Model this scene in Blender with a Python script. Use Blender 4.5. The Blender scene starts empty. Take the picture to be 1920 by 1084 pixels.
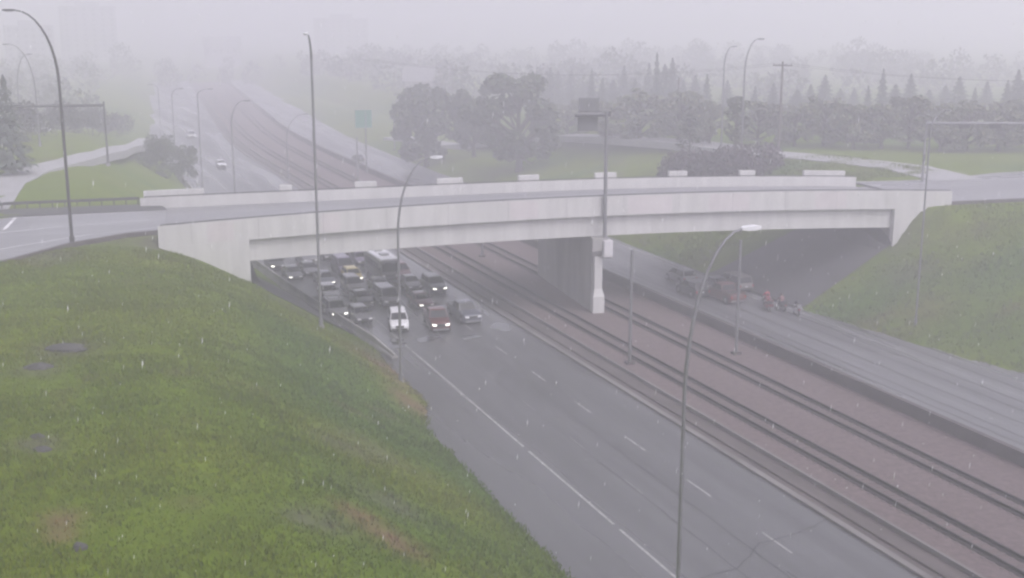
import bpy, bmesh, math, random
import numpy as np
from mathutils import Vector, Matrix
# all figures in metres; +Y runs along the highway, Z up
EXPOSURE = 1.0
HAZE_D = 0.0034
HAZE_COL = (0.96, 0.95, 1.0)
HAZE_G = 0.3
R = math.radians
S = bpy.context.scene
COL = S.collection

# ------------------------------------------------------------------ camera, sky, sun, exposure
cam_d = bpy.data.cameras.new('camera')
cam = bpy.data.objects.new('camera', cam_d); COL.objects.link(cam)
cam.location = (0, 0, 30)
cam.rotation_euler = (R(90 - 12.6986), 0, R(-21.5533))
cam_d.sensor_width = 36; cam_d.lens = 36 * 2250 / 1920
cam_d.clip_start = .5; cam_d.clip_end = 6000
S.camera = cam

SUN_EL, SUN_ROT = R(52), R(150)
w = bpy.data.worlds.new('World'); S.world = w; w.use_nodes = True
wn = w.node_tree
bg = wn.nodes['Background']
sky = wn.nodes.new('ShaderNodeTexSky'); sky.sky_type = 'NISHITA'; sky.sun_disc = False
sky.sun_elevation = SUN_EL; sky.sun_rotation = SUN_ROT
sky.air_density = 1.0; sky.dust_density = 3.0; sky.ozone_density = 1.0
hs = wn.nodes.new('ShaderNodeHueSaturation'); hs.inputs['Saturation'].default_value = .16
tn = wn.nodes.new('ShaderNodeMix'); tn.data_type = 'RGBA'; tn.blend_type = 'MULTIPLY'; tn.inputs[0].default_value = 1
tn.inputs[7].default_value = (1.035, .98, 1.095, 1)          # lilac cast of the storm light
wn.links.new(sky.outputs[0], hs.inputs['Color']); wn.links.new(hs.outputs[0], tn.inputs[6]); wn.links.new(tn.outputs[2], bg.inputs[0])
bg.inputs[1].default_value = .12
sl = bpy.data.lights.new('sun', 'SUN'); sl.energy = .6; sl.angle = R(25); sl.color = (1, .97, .93)
sun = bpy.data.objects.new('sun', sl); COL.objects.link(sun)
_d = Vector((math.sin(SUN_ROT) * math.cos(SUN_EL), math.cos(SUN_ROT) * math.cos(SUN_EL), math.sin(SUN_EL)))
sun.rotation_euler = _d.to_track_quat('Z', 'Y').to_euler()
S.view_settings.view_transform = 'Standard'; S.view_settings.look = 'None'
S.view_settings.exposure = EXPOSURE; S.view_settings.gamma = 1
S.cycles.use_denoising = True
S.cycles.max_bounces = 14; S.cycles.diffuse_bounces = 2; S.cycles.glossy_bounces = 2
S.cycles.transmission_bounces = 2; S.cycles.volume_bounces = 10; S.cycles.transparent_max_bounces = 8
S.cycles.filter_width = 2.4
S.cycles.caustics_reflective = False; S.cycles.caustics_refractive = False

# ------------------------------------------------------------------ helpers
def tag(o, label=None, cat=None, group=None, kind=None):
    if label: o['label'] = label
    if cat: o['category'] = cat
    if group: o['group'] = group
    if kind: o['kind'] = kind
    return o

def empty(name, loc=(0, 0, 0), rz=0):
    o = bpy.data.objects.new(name, None); COL.objects.link(o)
    o.empty_display_size = .3; o.location = loc; o.rotation_euler = (0, 0, rz); return o

class MB:
    """collects faces; build() links them as one mesh object"""
    def __init__(s): s.v = []; s.f = []; s.m = []
    def add(s, vs, fs, mi=0):
        b = len(s.v); s.v += [tuple(map(float, p)) for p in vs]
        s.f += [[i + b for i in f] for f in fs]; s.m += [mi] * len(fs); return s
    def box(s, x0, x1, y0, y1, z0, z1, mi=0):
        return s.add([(x0, y0, z0), (x1, y0, z0), (x1, y1, z0), (x0, y1, z0), (x0, y0, z1), (x1, y0, z1), (x1, y1, z1), (x0, y1, z1)],
                     [(3, 2, 1, 0), (4, 5, 6, 7), (0, 1, 5, 4), (1, 2, 6, 5), (2, 3, 7, 6), (3, 0, 4, 7)], mi)
    def loft(s, rings, cap=True, mi=0, closed=True):
        n = len(rings[0]); vs = [p for r in rings for p in r]; fs = []
        for i in range(len(rings) - 1):
            for j in range(n if closed else n - 1):
                k = (j + 1) % n
                fs.append((i * n + j, i * n + k, (i + 1) * n + k, (i + 1) * n + j))
        if cap and closed:
            fs.append(tuple(range(n))[::-1]); fs.append(tuple((len(rings) - 1) * n + j for j in range(n)))
        return s.add(vs, fs, mi)
    def tube(s, pts, rad, seg=8, mi=0):
        pts = [Vector(p) for p in pts]; rad = rad if isinstance(rad, (list, tuple)) else [rad] * len(pts)
        rings = []; up = None
        for i, p in enumerate(pts):
            d = (pts[min(i + 1, len(pts) - 1)] - pts[max(i - 1, 0)]).normalized()
            if up is None: up = Vector((1, 0, 0)) if abs(d.x) < .8 else Vector((0, 1, 0))
            a = d.cross(up).normalized(); b = a.cross(d).normalized() * 1; up = b
            rings.append([p + (a * math.cos(t) + b * math.sin(t)) * rad[i] for t in (2 * math.pi * k / seg for k in range(seg))])
        return s.loft(rings, True, mi)
    def prism(s, poly, axis, a0, a1, mi=0):
        """polygon of 2-D points swept along axis 'x','y' or 'z'"""
        f = {'x': lambda p, a: (a, p[0], p[1]), 'y': lambda p, a: (p[0], a, p[1]), 'z': lambda p, a: (p[0], p[1], a)}[axis]
        return s.loft([[f(p, a0) for p in poly], [f(p, a1) for p in poly]], True, mi)
    def ball(s, c, r, seg=10, rings=6, mi=0):
        c = Vector(c); r = Vector(r) if hasattr(r, '__len__') else Vector((r, r, r))
        rr = []
        for i in range(rings + 1):
            t = math.pi * (.02 + .96 * i / rings)
            rr.append([(c.x + r.x * math.sin(t) * math.cos(u), c.y + r.y * math.sin(t) * math.sin(u), c.z - r.z * math.cos(t))
                       for u in (2 * math.pi * k / seg for k in range(seg))])
        return s.loft(rr, True, mi)
    def build(s, name, mats, parent=None, smooth=False, bevel=0, loc=None):
        me = bpy.data.meshes.new(name); me.from_pydata(s.v, [], s.f)
        for m in (mats if isinstance(mats, (list, tuple)) else [mats]): me.materials.append(m)
        me.polygons.foreach_set('material_index', s.m)
        bm = bmesh.new(); bm.from_mesh(me); bmesh.ops.recalc_face_normals(bm, faces=bm.faces)
        if bevel:
            bmesh.ops.remove_doubles(bm, verts=bm.verts, dist=1e-4)
            es = [e for e in bm.edges if len(e.link_faces) == 2 and e.calc_face_angle(0) > .5]
            bmesh.ops.bevel(bm, geom=es, offset=bevel, segments=2, affect='EDGES', profile=.6, clamp_overlap=True)
        bm.to_mesh(me); bm.free()
        if smooth:
            me.polygons.foreach_set('use_smooth', [True] * len(me.polygons))
            me.set_sharp_from_angle(angle=R(38))
        o = bpy.data.objects.new(name, me); COL.objects.link(o)
        if parent is not None: o.parent = parent
        if loc: o.location = loc
        return o

def arr_mesh(name, V, F, mat, tint=None, parent=None):
    """fast mesh from arrays (all faces the same size); tint = colour per vertex"""
    V = np.asarray(V, np.float32); F = np.asarray(F, np.int32)
    me = bpy.data.meshes.new(name); n = F.shape[1]
    me.vertices.add(len(V)); me.vertices.foreach_set('co', V.ravel())
    me.loops.add(F.size); me.loops.foreach_set('vertex_index', F.ravel())
    me.polygons.add(len(F)); me.polygons.foreach_set('loop_start', np.arange(0, F.size, n, dtype=np.int32))
    me.polygons.foreach_set('loop_total', np.full(len(F), n, np.int32))
    if tint is not None:
        a = me.color_attributes.new('tint', 'FLOAT_COLOR', 'POINT')
        a.data.foreach_set('color', np.asarray(np.c_[tint, np.ones(len(V))], np.float32).ravel())
    me.materials.append(mat); me.update(calc_edges=True); me.validate()
    o = bpy.data.objects.new(name, me); COL.objects.link(o)
    if parent is not None: o.parent = parent
    return o

# ------------------------------------------------------------------ materials
def mat(name, col, rough=.6, metal=0, var=.0, scale=1.5, col2=None, bump=0, bscale=20, rvar=0, emit=None, es=0, coat=0, attr=None, streak=None, spec=None):
    m = bpy.data.materials.new(name); m.use_nodes = True; nt = m.node_tree; p = nt.nodes['Principled BSDF']
    L = nt.links.new
    p.inputs['Roughness'].default_value = rough; p.inputs['Metallic'].default_value = metal
    p.inputs['Coat Weight'].default_value = coat; p.inputs['Coat Roughness'].default_value = .08
    if spec is not None: p.inputs['Specular IOR Level'].default_value = spec
    p.inputs['Base Color'].default_value = (*col, 1)
    tc = nt.nodes.new('ShaderNodeTexCoord'); vec = tc.outputs['Object']
    if streak:
        mp = nt.nodes.new('ShaderNodeMapping'); mp.inputs['Scale'].default_value = streak; L(vec, mp.inputs[0]); vec = mp.outputs[0]
    src = None
    if attr:
        a = nt.nodes.new('ShaderNodeVertexColor'); a.layer_name = attr; src = a.outputs[0]
    if var or col2:
        n = nt.nodes.new('ShaderNodeTexNoise'); n.inputs['Scale'].default_value = scale; n.inputs['Detail'].default_value = 6; n.inputs['Roughness'].default_value = .62
        L(vec, n.inputs['Vector'])
        r = nt.nodes.new('ShaderNodeValToRGB'); r.color_ramp.elements[0].position = .32; r.color_ramp.elements[1].position = .68
        c2 = col2 or tuple(min(1, c * (1 + var)) for c in col)
        c1 = col if col2 else tuple(c * (1 - var) for c in col)
        if attr: c1 = (1 - var,) * 3; c2 = (1 + var,) * 3
        r.color_ramp.elements[0].color = (*c1, 1); r.color_ramp.elements[1].color = (*c2, 1)
        L(n.outputs['Fac'], r.inputs[0])
        if attr:
            mx = nt.nodes.new('ShaderNodeMix'); mx.data_type = 'RGBA'; mx.blend_type = 'MULTIPLY'; mx.inputs[0].default_value = 1
            L(src, mx.inputs[6]); L(r.outputs[0], mx.inputs[7]); src = mx.outputs[2]
        else: src = r.outputs[0]
        if rvar:
            mr = nt.nodes.new('ShaderNodeMapRange'); mr.inputs[1].default_value = .35; mr.inputs[2].default_value = .65
            mr.inputs[3].default_value = rough - rvar; mr.inputs[4].default_value = rough + rvar
            n2 = nt.nodes.new('ShaderNodeTexNoise'); n2.inputs['Scale'].default_value = scale * .6; n2.inputs['Detail'].default_value = 4
            L(vec, n2.inputs['Vector']); L(n2.outputs['Fac'], mr.inputs[0]); L(mr.outputs[0], p.inputs['Roughness'])
    if src: L(src, p.inputs['Base Color'])
    if bump:
        n3 = nt.nodes.new('ShaderNodeTexNoise'); n3.inputs['Scale'].default_value = bscale; n3.inputs['Detail'].default_value = 5
        b = nt.nodes.new('ShaderNodeBump'); b.inputs['Strength'].default_value = bump; b.inputs['Distance'].default_value = .05
        L(tc.outputs['Object'], n3.inputs['Vector']); L(n3.outputs['Fac'], b.inputs['Height']); L(b.outputs[0], p.inputs['Normal'])
    if emit:
        p.inputs['Emission Color'].default_value = (*emit, 1); p.inputs['Emission Strength'].default_value = es
    return m

M = {}
M['soil'] = mat('grass_ground', (.1, .1, .1), .95, attr='tint', var=.16, scale=1.1, bump=.5, bscale=3, spec=.05)
M['blade'] = mat('grass_blades', (.1, .1, .1), .7, attr='tint', var=.12, scale=.35, spec=.05)
M['asphalt'] = mat('wet_asphalt', (.076, .076, .079), .33, var=.22, scale=.42, rvar=.15, bump=.12, bscale=30, streak=(1, .07, 1))
M['asphalt2'] = mat('pale_wet_asphalt', (.118, .118, .124), .35, var=.2, scale=.42, rvar=.14, bump=.12, bscale=30, streak=(1, .06, 1))
M['deck'] = mat('deck_asphalt', (.19, .19, .198), .38, var=.12, scale=.2, rvar=.12, streak=(.25, 1, 1))
M['ramp'] = mat('pale_ramp_concrete', (.3, .3, .3), .6, var=.12, scale=.3)
M['puddle'] = mat('standing_water', (.03, .03, .032), .06, var=.1, scale=.5)
M['kerb_damp'] = mat('damp_kerb', (.15, .138, .135), .8, var=.3, scale=.6, streak=(1, .3, 1))
M['seal'] = mat('crack_seal', (.04, .04, .042), .4, var=.2, scale=2)
M['paint'] = mat('road_paint', (.27, .27, .266), .5, var=.45, scale=1.3)
M['concrete'] = mat('pale_concrete', (.5, .498, .48), .8, var=.11, scale=.7, bump=.12, bscale=9, streak=(1.3, 1.3, .16))
M['concrete_patch'] = mat('repainted_concrete', (.52, .492, .487), .8, var=.08, scale=.8, streak=(1, 1, .4))
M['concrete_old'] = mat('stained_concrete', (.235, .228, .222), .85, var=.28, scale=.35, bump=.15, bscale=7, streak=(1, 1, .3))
M['pier'] = mat('pier_concrete', (.31, .305, .295), .85, var=.16, scale=.5, bump=.12, bscale=7, streak=(1.5, 1.5, .15))
M['paint_white'] = mat('fresh_road_paint', (.6, .6, .6), .5, var=.25, scale=1.1)
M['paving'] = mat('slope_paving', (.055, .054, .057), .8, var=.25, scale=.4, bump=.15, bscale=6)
M['ballast'] = mat('ballast', (.108, .08, .079), .9, var=.3, scale=2.2, bump=.7, bscale=7)
M['ballast_dark'] = mat('dark_ballast', (.02, .016, .016), .8, var=.35, scale=2.4, bump=.6, bscale=7)
M['sleeper'] = mat('concrete_sleeper', (.105, .085, .083), .85, var=.15, scale=1.5)
M['rail'] = mat('rusty_rail', (.016, .012, .012), .6, metal=.1, var=.3, scale=3)
M['gutter_dark'] = mat('dark_verge', (.075, .062, .06), .85, var=.35, scale=.7, bump=.4, bscale=6, streak=(1, .2, 1))
M['wall_dark'] = mat('damp_wall', (.07, .06, .06), .85, var=.35, scale=.6, bump=.2, bscale=8, streak=(1, .5, .5))
M['steel'] = mat('galvanised_steel', (.2, .2, .21), .5, metal=.5, var=.12, scale=1.2)
M['steel_dark'] = mat('weathered_steel', (.06, .057, .06), .55, metal=.35, var=.2, scale=1.5)
M['lamp_glass'] = mat('lamp_housing', (.62, .62, .64), .35)
M['sign_back'] = mat('aluminium_sign_back', (.16, .164, .17), .6, metal=.0, var=.1, scale=2)
M['green_sign'] = mat('green_sign_face', (.06, .2, .13), .5, var=.08, scale=2)
M['box'] = mat('painted_cabinet', (.56, .55, .56), .55, var=.06, scale=2)
M['wood'] = mat('weathered_wood', (.1, .085, .075), .85, var=.25, scale=2, streak=(4, 4, .4))
M['bark'] = mat('bark', (.07, .058, .05), .95, var=.3, scale=4)
M['leaf_a'] = mat('leaves_grey_green', (.075, .095, .06), .7, attr='tint', var=.25, scale=1)
M['rock'] = mat('bare_rock', (.06, .058, .056), .9, var=.3, scale=1.6, bump=.8, bscale=4)
M['rubber'] = mat('tyre_rubber', (.016, .016, .017), .75, var=.15, scale=6)
M['alloy'] = mat('alloy_rim', (.3, .3, .31), .35, metal=.8, var=.1, scale=5)
M['glass'] = mat('tinted_glass', (.008, .009, .011), .18, var=.1, scale=2, spec=.22)
M['trim'] = mat('black_trim', (.02, .02, .021), .5, var=.15, scale=4)
M['headlight'] = mat('headlight_lens', (.7, .7, .7), .2)
M['headlight_on'] = mat('headlight_lit', (.8, .8, .78), .2, emit=(1, .95, .86), es=1.6)
M['taillight'] = mat('tail_lens', (.3, .012, .012), .25)
M['taillight_on'] = mat('tail_lens_lit', (.4, .03, .03), .25, emit=(1, .1, .08), es=1.2)
M['plate'] = mat('licence_plate', (.6, .6, .6), .5)
M['skin'] = mat('skin', (.45, .29, .22), .6)
M['denim'] = mat('dark_trousers', (.03, .033, .045), .85, var=.2, scale=6)
M['jacket_red'] = mat('red_jacket', (.36, .035, .05), .7, var=.15, scale=6)
M['jacket_pink'] = mat('faded_rose_jacket', (.2, .1, .11), .75, var=.15, scale=6)
M['jacket_dark'] = mat('wine_red_jacket', (.14, .018, .03), .75, var=.15, scale=6)
M['helmet'] = mat('helmet_shell', (.04, .015, .018), .3)
M['hail'] = mat('hail', (.85, .85, .88), .4)
def paint(name, col, rough=.35): return mat('paint_' + name, col, rough, coat=.6, var=.05, scale=3)
# ------------------------------------------------------------------ terrain
TOE_L = ([0, 82, 88, 105, 122, 150, 200, 260, 420, 1600], [25.2, 25.4, 27.4, 27.6, 25.7, 23.4, 24.5, 25, 25, 25])
TOE_R = ([0, 62, 77, 83, 96, 102, 112, 135, 150, 1600], [83, 81, 78, 76.6, 74.8, 74.1, 73.7, 74, 74.2, 74.5])
def bend(Y):                       # the highway drifts right far beyond the bridge
    d = np.clip(np.asarray(Y, float) - 255, 0, 90)
    return .0005 * d * d + .09 * np.clip(np.asarray(Y, float) - 345, 0, None)
def smooth(t):
    t = np.clip(t, 0, 1); return t * t * (3 - 2 * t)
def softmin(a, b, k=.7):
    m = np.minimum(a, b); return m - np.log(np.exp(-k * (a - m)) + np.exp(-k * (b - m))) / k
def seg_dist(X, Y, pts):
    best = np.full(np.broadcast(X, Y).shape, 1e9)
    for (ax, ay), (bx, by) in zip(pts[:-1], pts[1:]):
        dx, dy = bx - ax, by - ay
        t = np.clip(((X - ax) * dx + (Y - ay) * dy) / (dx * dx + dy * dy), 0, 1)
        best = np.minimum(best, np.hypot(X - ax - t * dx, Y - ay - t * dy))
    return best
LEFT_ROAD = [(10.4, 123.6), (4.5, 122.3), (-3, 118), (-14, 112), (-60, 112)]
RIGHT_ROAD = [(95.5, 110.6), (104, 109.3), (160, 103)]
def terr(X, Y):
    X, Y = np.broadcast_arrays(np.asarray(X, float), np.asarray(Y, float))
    b = bend(Y)
    dl = np.interp(Y, *TOE_L) + b - X
    dr = X - np.interp(Y, *TOE_R) - b
    far = smooth((Y - 215) / 110)
    hl = 10.25 - 6.5 * far
    zl = np.where(dl > 0, softmin(np.maximum(dl, 0) * .61, hl) + np.log(1 + np.exp(-.7 * hl)) / .7, 0)
    hr = 10 - 7.5 * smooth((Y - 140) / 65) * (1 - smooth((X - 84) / 28)) - 4 * smooth((Y - 215) / 90)
    hr = np.maximum(hr, 1.5)
    zr = np.where(dr > 0, softmin(np.maximum(dr, 0) * .44, hr, .9) + np.log(1 + np.exp(-.9 * hr)) / .9, 0)
    z = np.maximum(np.maximum(zl, 0), np.maximum(zr, 0))
    wl = 1 - smooth((seg_dist(X, Y, LEFT_ROAD) - 7.4) / 2.6)
    z = z * (1 - wl) + 10.2 * wl
    wr = 1 - smooth((seg_dist(X, Y, RIGHT_ROAD) - 7.2) / 3)
    return z * (1 - wr) + 10.0 * wr


def grid_axis(parts):
    out = []
    for a, b, s in parts: out += list(np.arange(a, b, s))
    return np.array(out + [parts[-1][1]], float)
gx = grid_axis([(-1500, -300, 200), (-300, -80, 25), (-80, -16, 4), (-16, 31, .55), (31, 70, 3), (70, 112, .9), (112, 180, 4), (180, 400, 25), (400, 1500, 200)])
gy = grid_axis([(-200, 20, 20), (20, 122, .9), (122, 260, 2.5), (260, 420, 10), (420, 800, 40), (800, 1600, 200)])
rng = np.random.default_rng(4)
def vnoise(X, Y, s, seed):            # smooth value noise
    g = np.random.default_rng(seed).random((64, 64)); x = np.asarray(X) / s; y = np.asarray(Y) / s
    xi = np.floor(x).astype(int); yi = np.floor(y).astype(int); fx = x - xi; fy = y - yi
    fx = fx * fx * (3 - 2 * fx); fy = fy * fy * (3 - 2 * fy); G = lambda a, b: g[a % 64, b % 64]
    return (G(xi, yi) * (1 - fx) + G(xi + 1, yi) * fx) * (1 - fy) + (G(xi, yi + 1) * (1 - fx) + G(xi + 1, yi + 1) * fx) * fy
def grass_tint(X, Y):
    """colour of the turf itself: fresh, yellowish, blue-green, bare earth patches"""
    X = np.asarray(X, float); Y = np.asarray(Y, float)
    a = vnoise(X + .4 * Y, Y, 7, 1); b = vnoise(X, Y, 2.6, 2); c = vnoise(X, Y, 1.1, 3); d = vnoise(X, Y, 16, 5)
    g = np.stack([.082 + .018 * a + .01 * b, .124 + .016 * b + .01 * a, .003 + .003 * c], -1)
    lush = np.clip((vnoise(X, Y, 9, 6) - .45) * 3, 0, 1) * np.clip((X - 8) / 8, 0, 1)
    g = g * (1 - .6 * lush[..., None]) + np.array([.046, .1, .016]) * .6 * lush[..., None]
    dry = np.clip((vnoise(X + Y * .3, Y, 5, 7) * .6 + vnoise(X, Y, 1.6, 8) * .4 - .68) * 4, 0, 1)
    g = g * (1 - .5 * dry[..., None]) + np.array([.105, .088, .042]) * .5 * dry[..., None]
    for px, py, r, col, k in EARTH:
        q = np.exp(-(((X - px) ** 2 + (Y - py) ** 2) / (r * r)) ** 1.2) * np.clip(.45 + 1.1 * vnoise(X, Y, .9, 9), 0, 1) * k
        g = g * (1 - q[..., None]) + np.array(col) * q[..., None]
    return g * (.92 + .16 * c)[..., None]
EB, EG = (.14, .088, .055), (.085, .078, .066)
EARTH = [(26.7, 96.5, 3.2, EB, .9), (26.4, 91, 2.4, EB, .8), (25.6, 86, 2.0, EB, .9), (27.2, 101, 2.4, EG, .8), (13.5, 48.6, 1.6, EB, .9), (12.4, 50.6, 1.3, EB, .8),
         (15, 55, 2.2, EG, .6), (9.9, 48.3, 1.5, EG, .8), (-.3, 49, .9, EB, .8), (-.4, 47.4, .7, EB, .9), (17, 66, 2.6, EG, .55), (14.5, 63, 1.8, EG, .5), (0.6, 76, 2.2, EG, .7),
         (-1, 72, 1.6, EG, .6), (-1.1, 58.4, 1.2, EG, .8), (4, 115, 3, EG, .8), (9, 114, 3.2, EG, .8), (0, 108, 3, EG, .7), (20, 106, 2, EG, .4), (88, 105, 2.5, EG, .6), (84, 99, 3, EG, .5), (80, 92, 3, EB, .3)]
GX, GY = np.meshgrid(gx, gy, indexing='ij')
GZ = terr(GX, GY)
on = GZ > .15
GZ = GZ + np.where(on, (vnoise(GX, GY, 2.2, 11) - .5) * .32 * np.clip(GZ / 2, 0, 1) * (np.abs(GX - 35) < 80), -.06)
for _pl, _hw, _zz in ((LEFT_ROAD, 7.6, 10.02), (RIGHT_ROAD, 7.4, 9.82)):
    GZ = np.where(seg_dist(GX, GY, _pl) < _hw, np.minimum(GZ, _zz), GZ)
nx, ny = GX.shape
idx = np.arange(nx * ny).reshape(nx, ny)
F = np.stack([idx[:-1, :-1], idx[1:, :-1], idx[1:, 1:], idx[:-1, 1:]], -1).reshape(-1, 4)
ground = arr_mesh('ground', np.stack([GX, GY, GZ], -1).reshape(-1, 3), F, M['soil'], grass_tint(GX, GY).reshape(-1, 3))
ground.data.polygons.foreach_set('use_smooth', [True] * len(ground.data.polygons))
tag(ground, kind='structure')

def tufts(name, x0, x1, y0, y1, dens, hmin, hmax, seed, keep, label):
    r = np.random.default_rng(seed); n = int((x1 - x0) * (y1 - y0) * dens)
    x = r.uniform(x0, x1, n); y = r.uniform(y0, y1, n); k = keep(x, y); x = x[k]; y = y[k]; n = len(x)
    z = terr(x, y) + (vnoise(x, y, 2.2, 11) - .5) * .32 * np.clip(terr(x, y) / 2, 0, 1) - .05
    patch = .6 + .8 * vnoise(x, y, 3, 21)
    V = []; T = []; nb = 3
    base = grass_tint(x, y)
    for b in range(nb):
        a = r.uniform(0, 2 * np.pi, n); h = r.uniform(hmin, hmax, n) * patch; lean = r.uniform(.1, .7, n) * h; wd = r.uniform(.03, .06, n)
        ox = r.normal(0, .12, n); oy = r.normal(0, .12, n); la = r.uniform(0, 2 * np.pi, n)
        p0 = np.stack([x + ox + np.cos(a) * wd, y + oy + np.sin(a) * wd, z], -1)
        p1 = np.stack([x + ox - np.cos(a) * wd, y + oy - np.sin(a) * wd, z], -1)
        p2 = np.stack([x + ox + np.cos(la) * lean, y + oy + np.sin(la) * lean, z + h], -1)
        V.append(np.stack([p0, p1, p2], 1))
        t = base * r.uniform(.85, 1.25, n)[:, None] * np.stack([r.uniform(.9, 1.2, n), np.ones(n), r.uniform(.8, 1.1, n)], -1)
        T.append(np.repeat(t[:, None], 3, 1))
    V = np.concatenate(V).reshape(-1, 3); T = np.concatenate(T).reshape(-1, 3)
    o = arr_mesh(name, V, np.arange(len(V)).reshape(-1, 3), M['blade'], T)
    tag(o, label, 'grass', kind='stuff'); return o
def keep_left(x, y):
    e = np.zeros(len(x))
    for px, py, r_, col, k in EARTH: e = np.maximum(e, k * np.exp(-((x - px) ** 2 + (y - py) ** 2) / r_ ** 2))
    toe = np.interp(y, *TOE_L)
    return (rng.random(len(x)) > e * .85) & (x < toe + .15 + .5 * (vnoise(x, y, 1.3, 12) - .5)) & (seg_dist(x, y, LEFT_ROAD) > 7.3) & (y < 110.4 + (17.4 - x) * .1) & (y > 36 + .0 * x)
tufts('grass', -9, 28, 38, 118, 30, .12, .3, 31, keep_left, 'long wet meadow grass covering the near embankment beside the highway')
def keep_right(x, y):
    toe = np.interp(y, *TOE_R)
    return (x > toe - .2) & (seg_dist(x, y, RIGHT_ROAD) > 7.4) & ((y < 104) | (y > 126)) & (x < 112)
tufts('grass', 73, 112, 58, 150, 11, .16, .45, 32, keep_right, 'grey green grass on the far embankment right of the bridge')

# ------------------------------------------------------------------ roads (sheets)
def ribbon(name, xs_l, xs_r, Y, z, m, kind='structure'):
    """road between two edge functions of Y, following the far bend"""
    Y = np.asarray(Y, float); b = bend(Y); l = np.interp(Y, *xs_l) + b if isinstance(xs_l, tuple) else xs_l + b; r = np.interp(Y, *xs_r) + b if isinstance(xs_r, tuple) else xs_r + b
    n = len(Y); V = np.concatenate([np.stack([l, Y, np.full(n, z)], -1), np.stack([r, Y, np.full(n, z)], -1)])
    F = [(i, i + n, i + n + 1, i + 1) for i in range(n - 1)]
    o = arr_mesh(name, V, F, m); tag(o, kind=kind); return o
YS = np.concatenate([np.arange(-60, 255, 5), np.arange(255, 620, 10)])
ribbon('road', (TOE_L[0], [v - 1.1 for v in TOE_L[1]]), 43.35, YS, .0, M['asphalt'])
ribbon('road', 61.3, (TOE_R[0], [v + .5 for v in TOE_R[1]]), YS, .004, M['asphalt2'])
# lane paint
mk = MB()
def stripe(x, y0, y1, wd, z=.008):
    n = max(1, int((y1 - y0) / 6)); ys = np.linspace(y0, y1, n + 1); b = bend(ys)
    for i in range(n): mk.add([(x + b[i] - wd / 2, ys[i], z), (x + b[i] + wd / 2, ys[i], z), (x + b[i + 1] + wd / 2, ys[i + 1], z), (x + b[i + 1] - wd / 2, ys[i + 1], z)], [(0, 1, 2, 3)])
for a, b_ in ((-40, 60.2), (61.0, 74.6), (75.6, 88), (88.4, 103), (103.4, 420)): stripe(30.75, a, b_, .17)
for k in range(-8, 34):
    stripe(38.5, 53.6 + 9.03 * k, 56.7 + 9.03 * k, .14)
    if k % 2 or k > 1: stripe(34.65, 55.6 + 9.03 * k, 58.2 + 9.03 * k, .05)
o = mk.build('lane_marking', M['paint']); tag(o, kind='structure')
mk = MB()
stripe(62.2, -40, 420, .08, .012); stripe(72.9, 60, 300, .08, .012)
o = mk.build('lane_marking', M['paint']); tag(o, kind='structure')
# tar-sealed joints on the asphalt
mk = MB()
def seam(pts, wd, z):
    for (ax, ay), (bx, by) in zip(pts[:-1], pts[1:]):
        d = Vector((bx - ax, by - ay)).normalized() * wd / 2
        mk.add([(ax - d.y, ay + d.x, z), (ax + d.y, ay - d.x, z), (bx + d.y, by - d.x, z), (bx - d.y, by + d.x, z)], [(0, 1, 2, 3)])
def wob(pts, n=4, a=.12, s=1):
    r = random.Random(s); out = []
    for (ax, ay), (bx, by) in zip(pts[:-1], pts[1:]):
        for k in range(n): t = k / n; out.append((ax + (bx - ax) * t + r.uniform(-a, a), ay + (by - ay) * t + r.uniform(-a, a)))
    return out + [pts[-1]]
seam(wob([(43.2, 56.8), (40.5, 55.9), (37.5, 55.4), (34.6, 53.2), (31.2, 52.5)], 4, .12, 3), .1, .012)
seam(wob([(34.4, 44), (34.55, 80), (34.6, 120)], 30, .05, 5), .09, .012); seam(wob([(36.6, 50), (36.9, 90)], 24, .06, 6), .1, .012)
o = mk.build('crack_seal', M['seal']); tag(o, kind='structure')
mk = MB()
for x, a, s_ in ((64.4, .07, 7), (65.6, .07, 8), (67.9, .07, 9), (70.2, .07, 10), (71.8, .06, 12), (74.2, .07, 14)):
    seam(wob([(x, 40), (x, 75), (x - .1, 130)], 24, a, s_), .2, .012)
o = mk.build('crack_seal', M['seal']); tag(o, kind='structure')

# median: kerbs, verge strip, ballast, tracks
def strip(name, x0, x1, z0, z1, m, y0=-60, y1=600, label=None, cat=None, struct=True):
    ys = np.concatenate([np.arange(y0, 255, 15), np.arange(255, y1 + 1, 10)]); b = bend(ys)
    mb = MB(); mb.loft([[(x0 + q, y, z0), (x1 + q, y, z0), (x1 + q, y, z1), (x0 + q, y, z1)] for y, q in zip(ys, b)])
    o = mb.build(name, m)
    tag(o, label, cat, kind='structure' if struct else None); return o
strip('kerb', 43.3, 43.75, -.1, .14, M['kerb_damp'])
strip('verge', 43.75, 44.35, -.1, .05, M['gutter_dark'])
strip('kerb', 44.35, 44.6, -.1, .17, M['gutter_dark'])
strip('verge', 44.6, 45.75, -.1, .12, M['gutter_dark'])
strip('kerb', 45.75, 45.95, -.1, .42, M['kerb_damp'])
strip('track_bed', 45.95, 60.3, -.2, .385, M['ballast'])
strip('concrete_median_wall', 60.3, 60.75, -.2, 1.35, M['wall_dark'], label='low dark damp concrete wall between the railway ballast and the far road', cat='wall', struct=False)
strip('verge', 60.75, 61.1, -.2, .2, M['gutter_dark'])
strip('kerb', 61.1, 61.35, -.2, .16, M['concrete_old'])
TR = [(48.1, 49.54), (54.1, 55.54)]
sl_me = None
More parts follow.
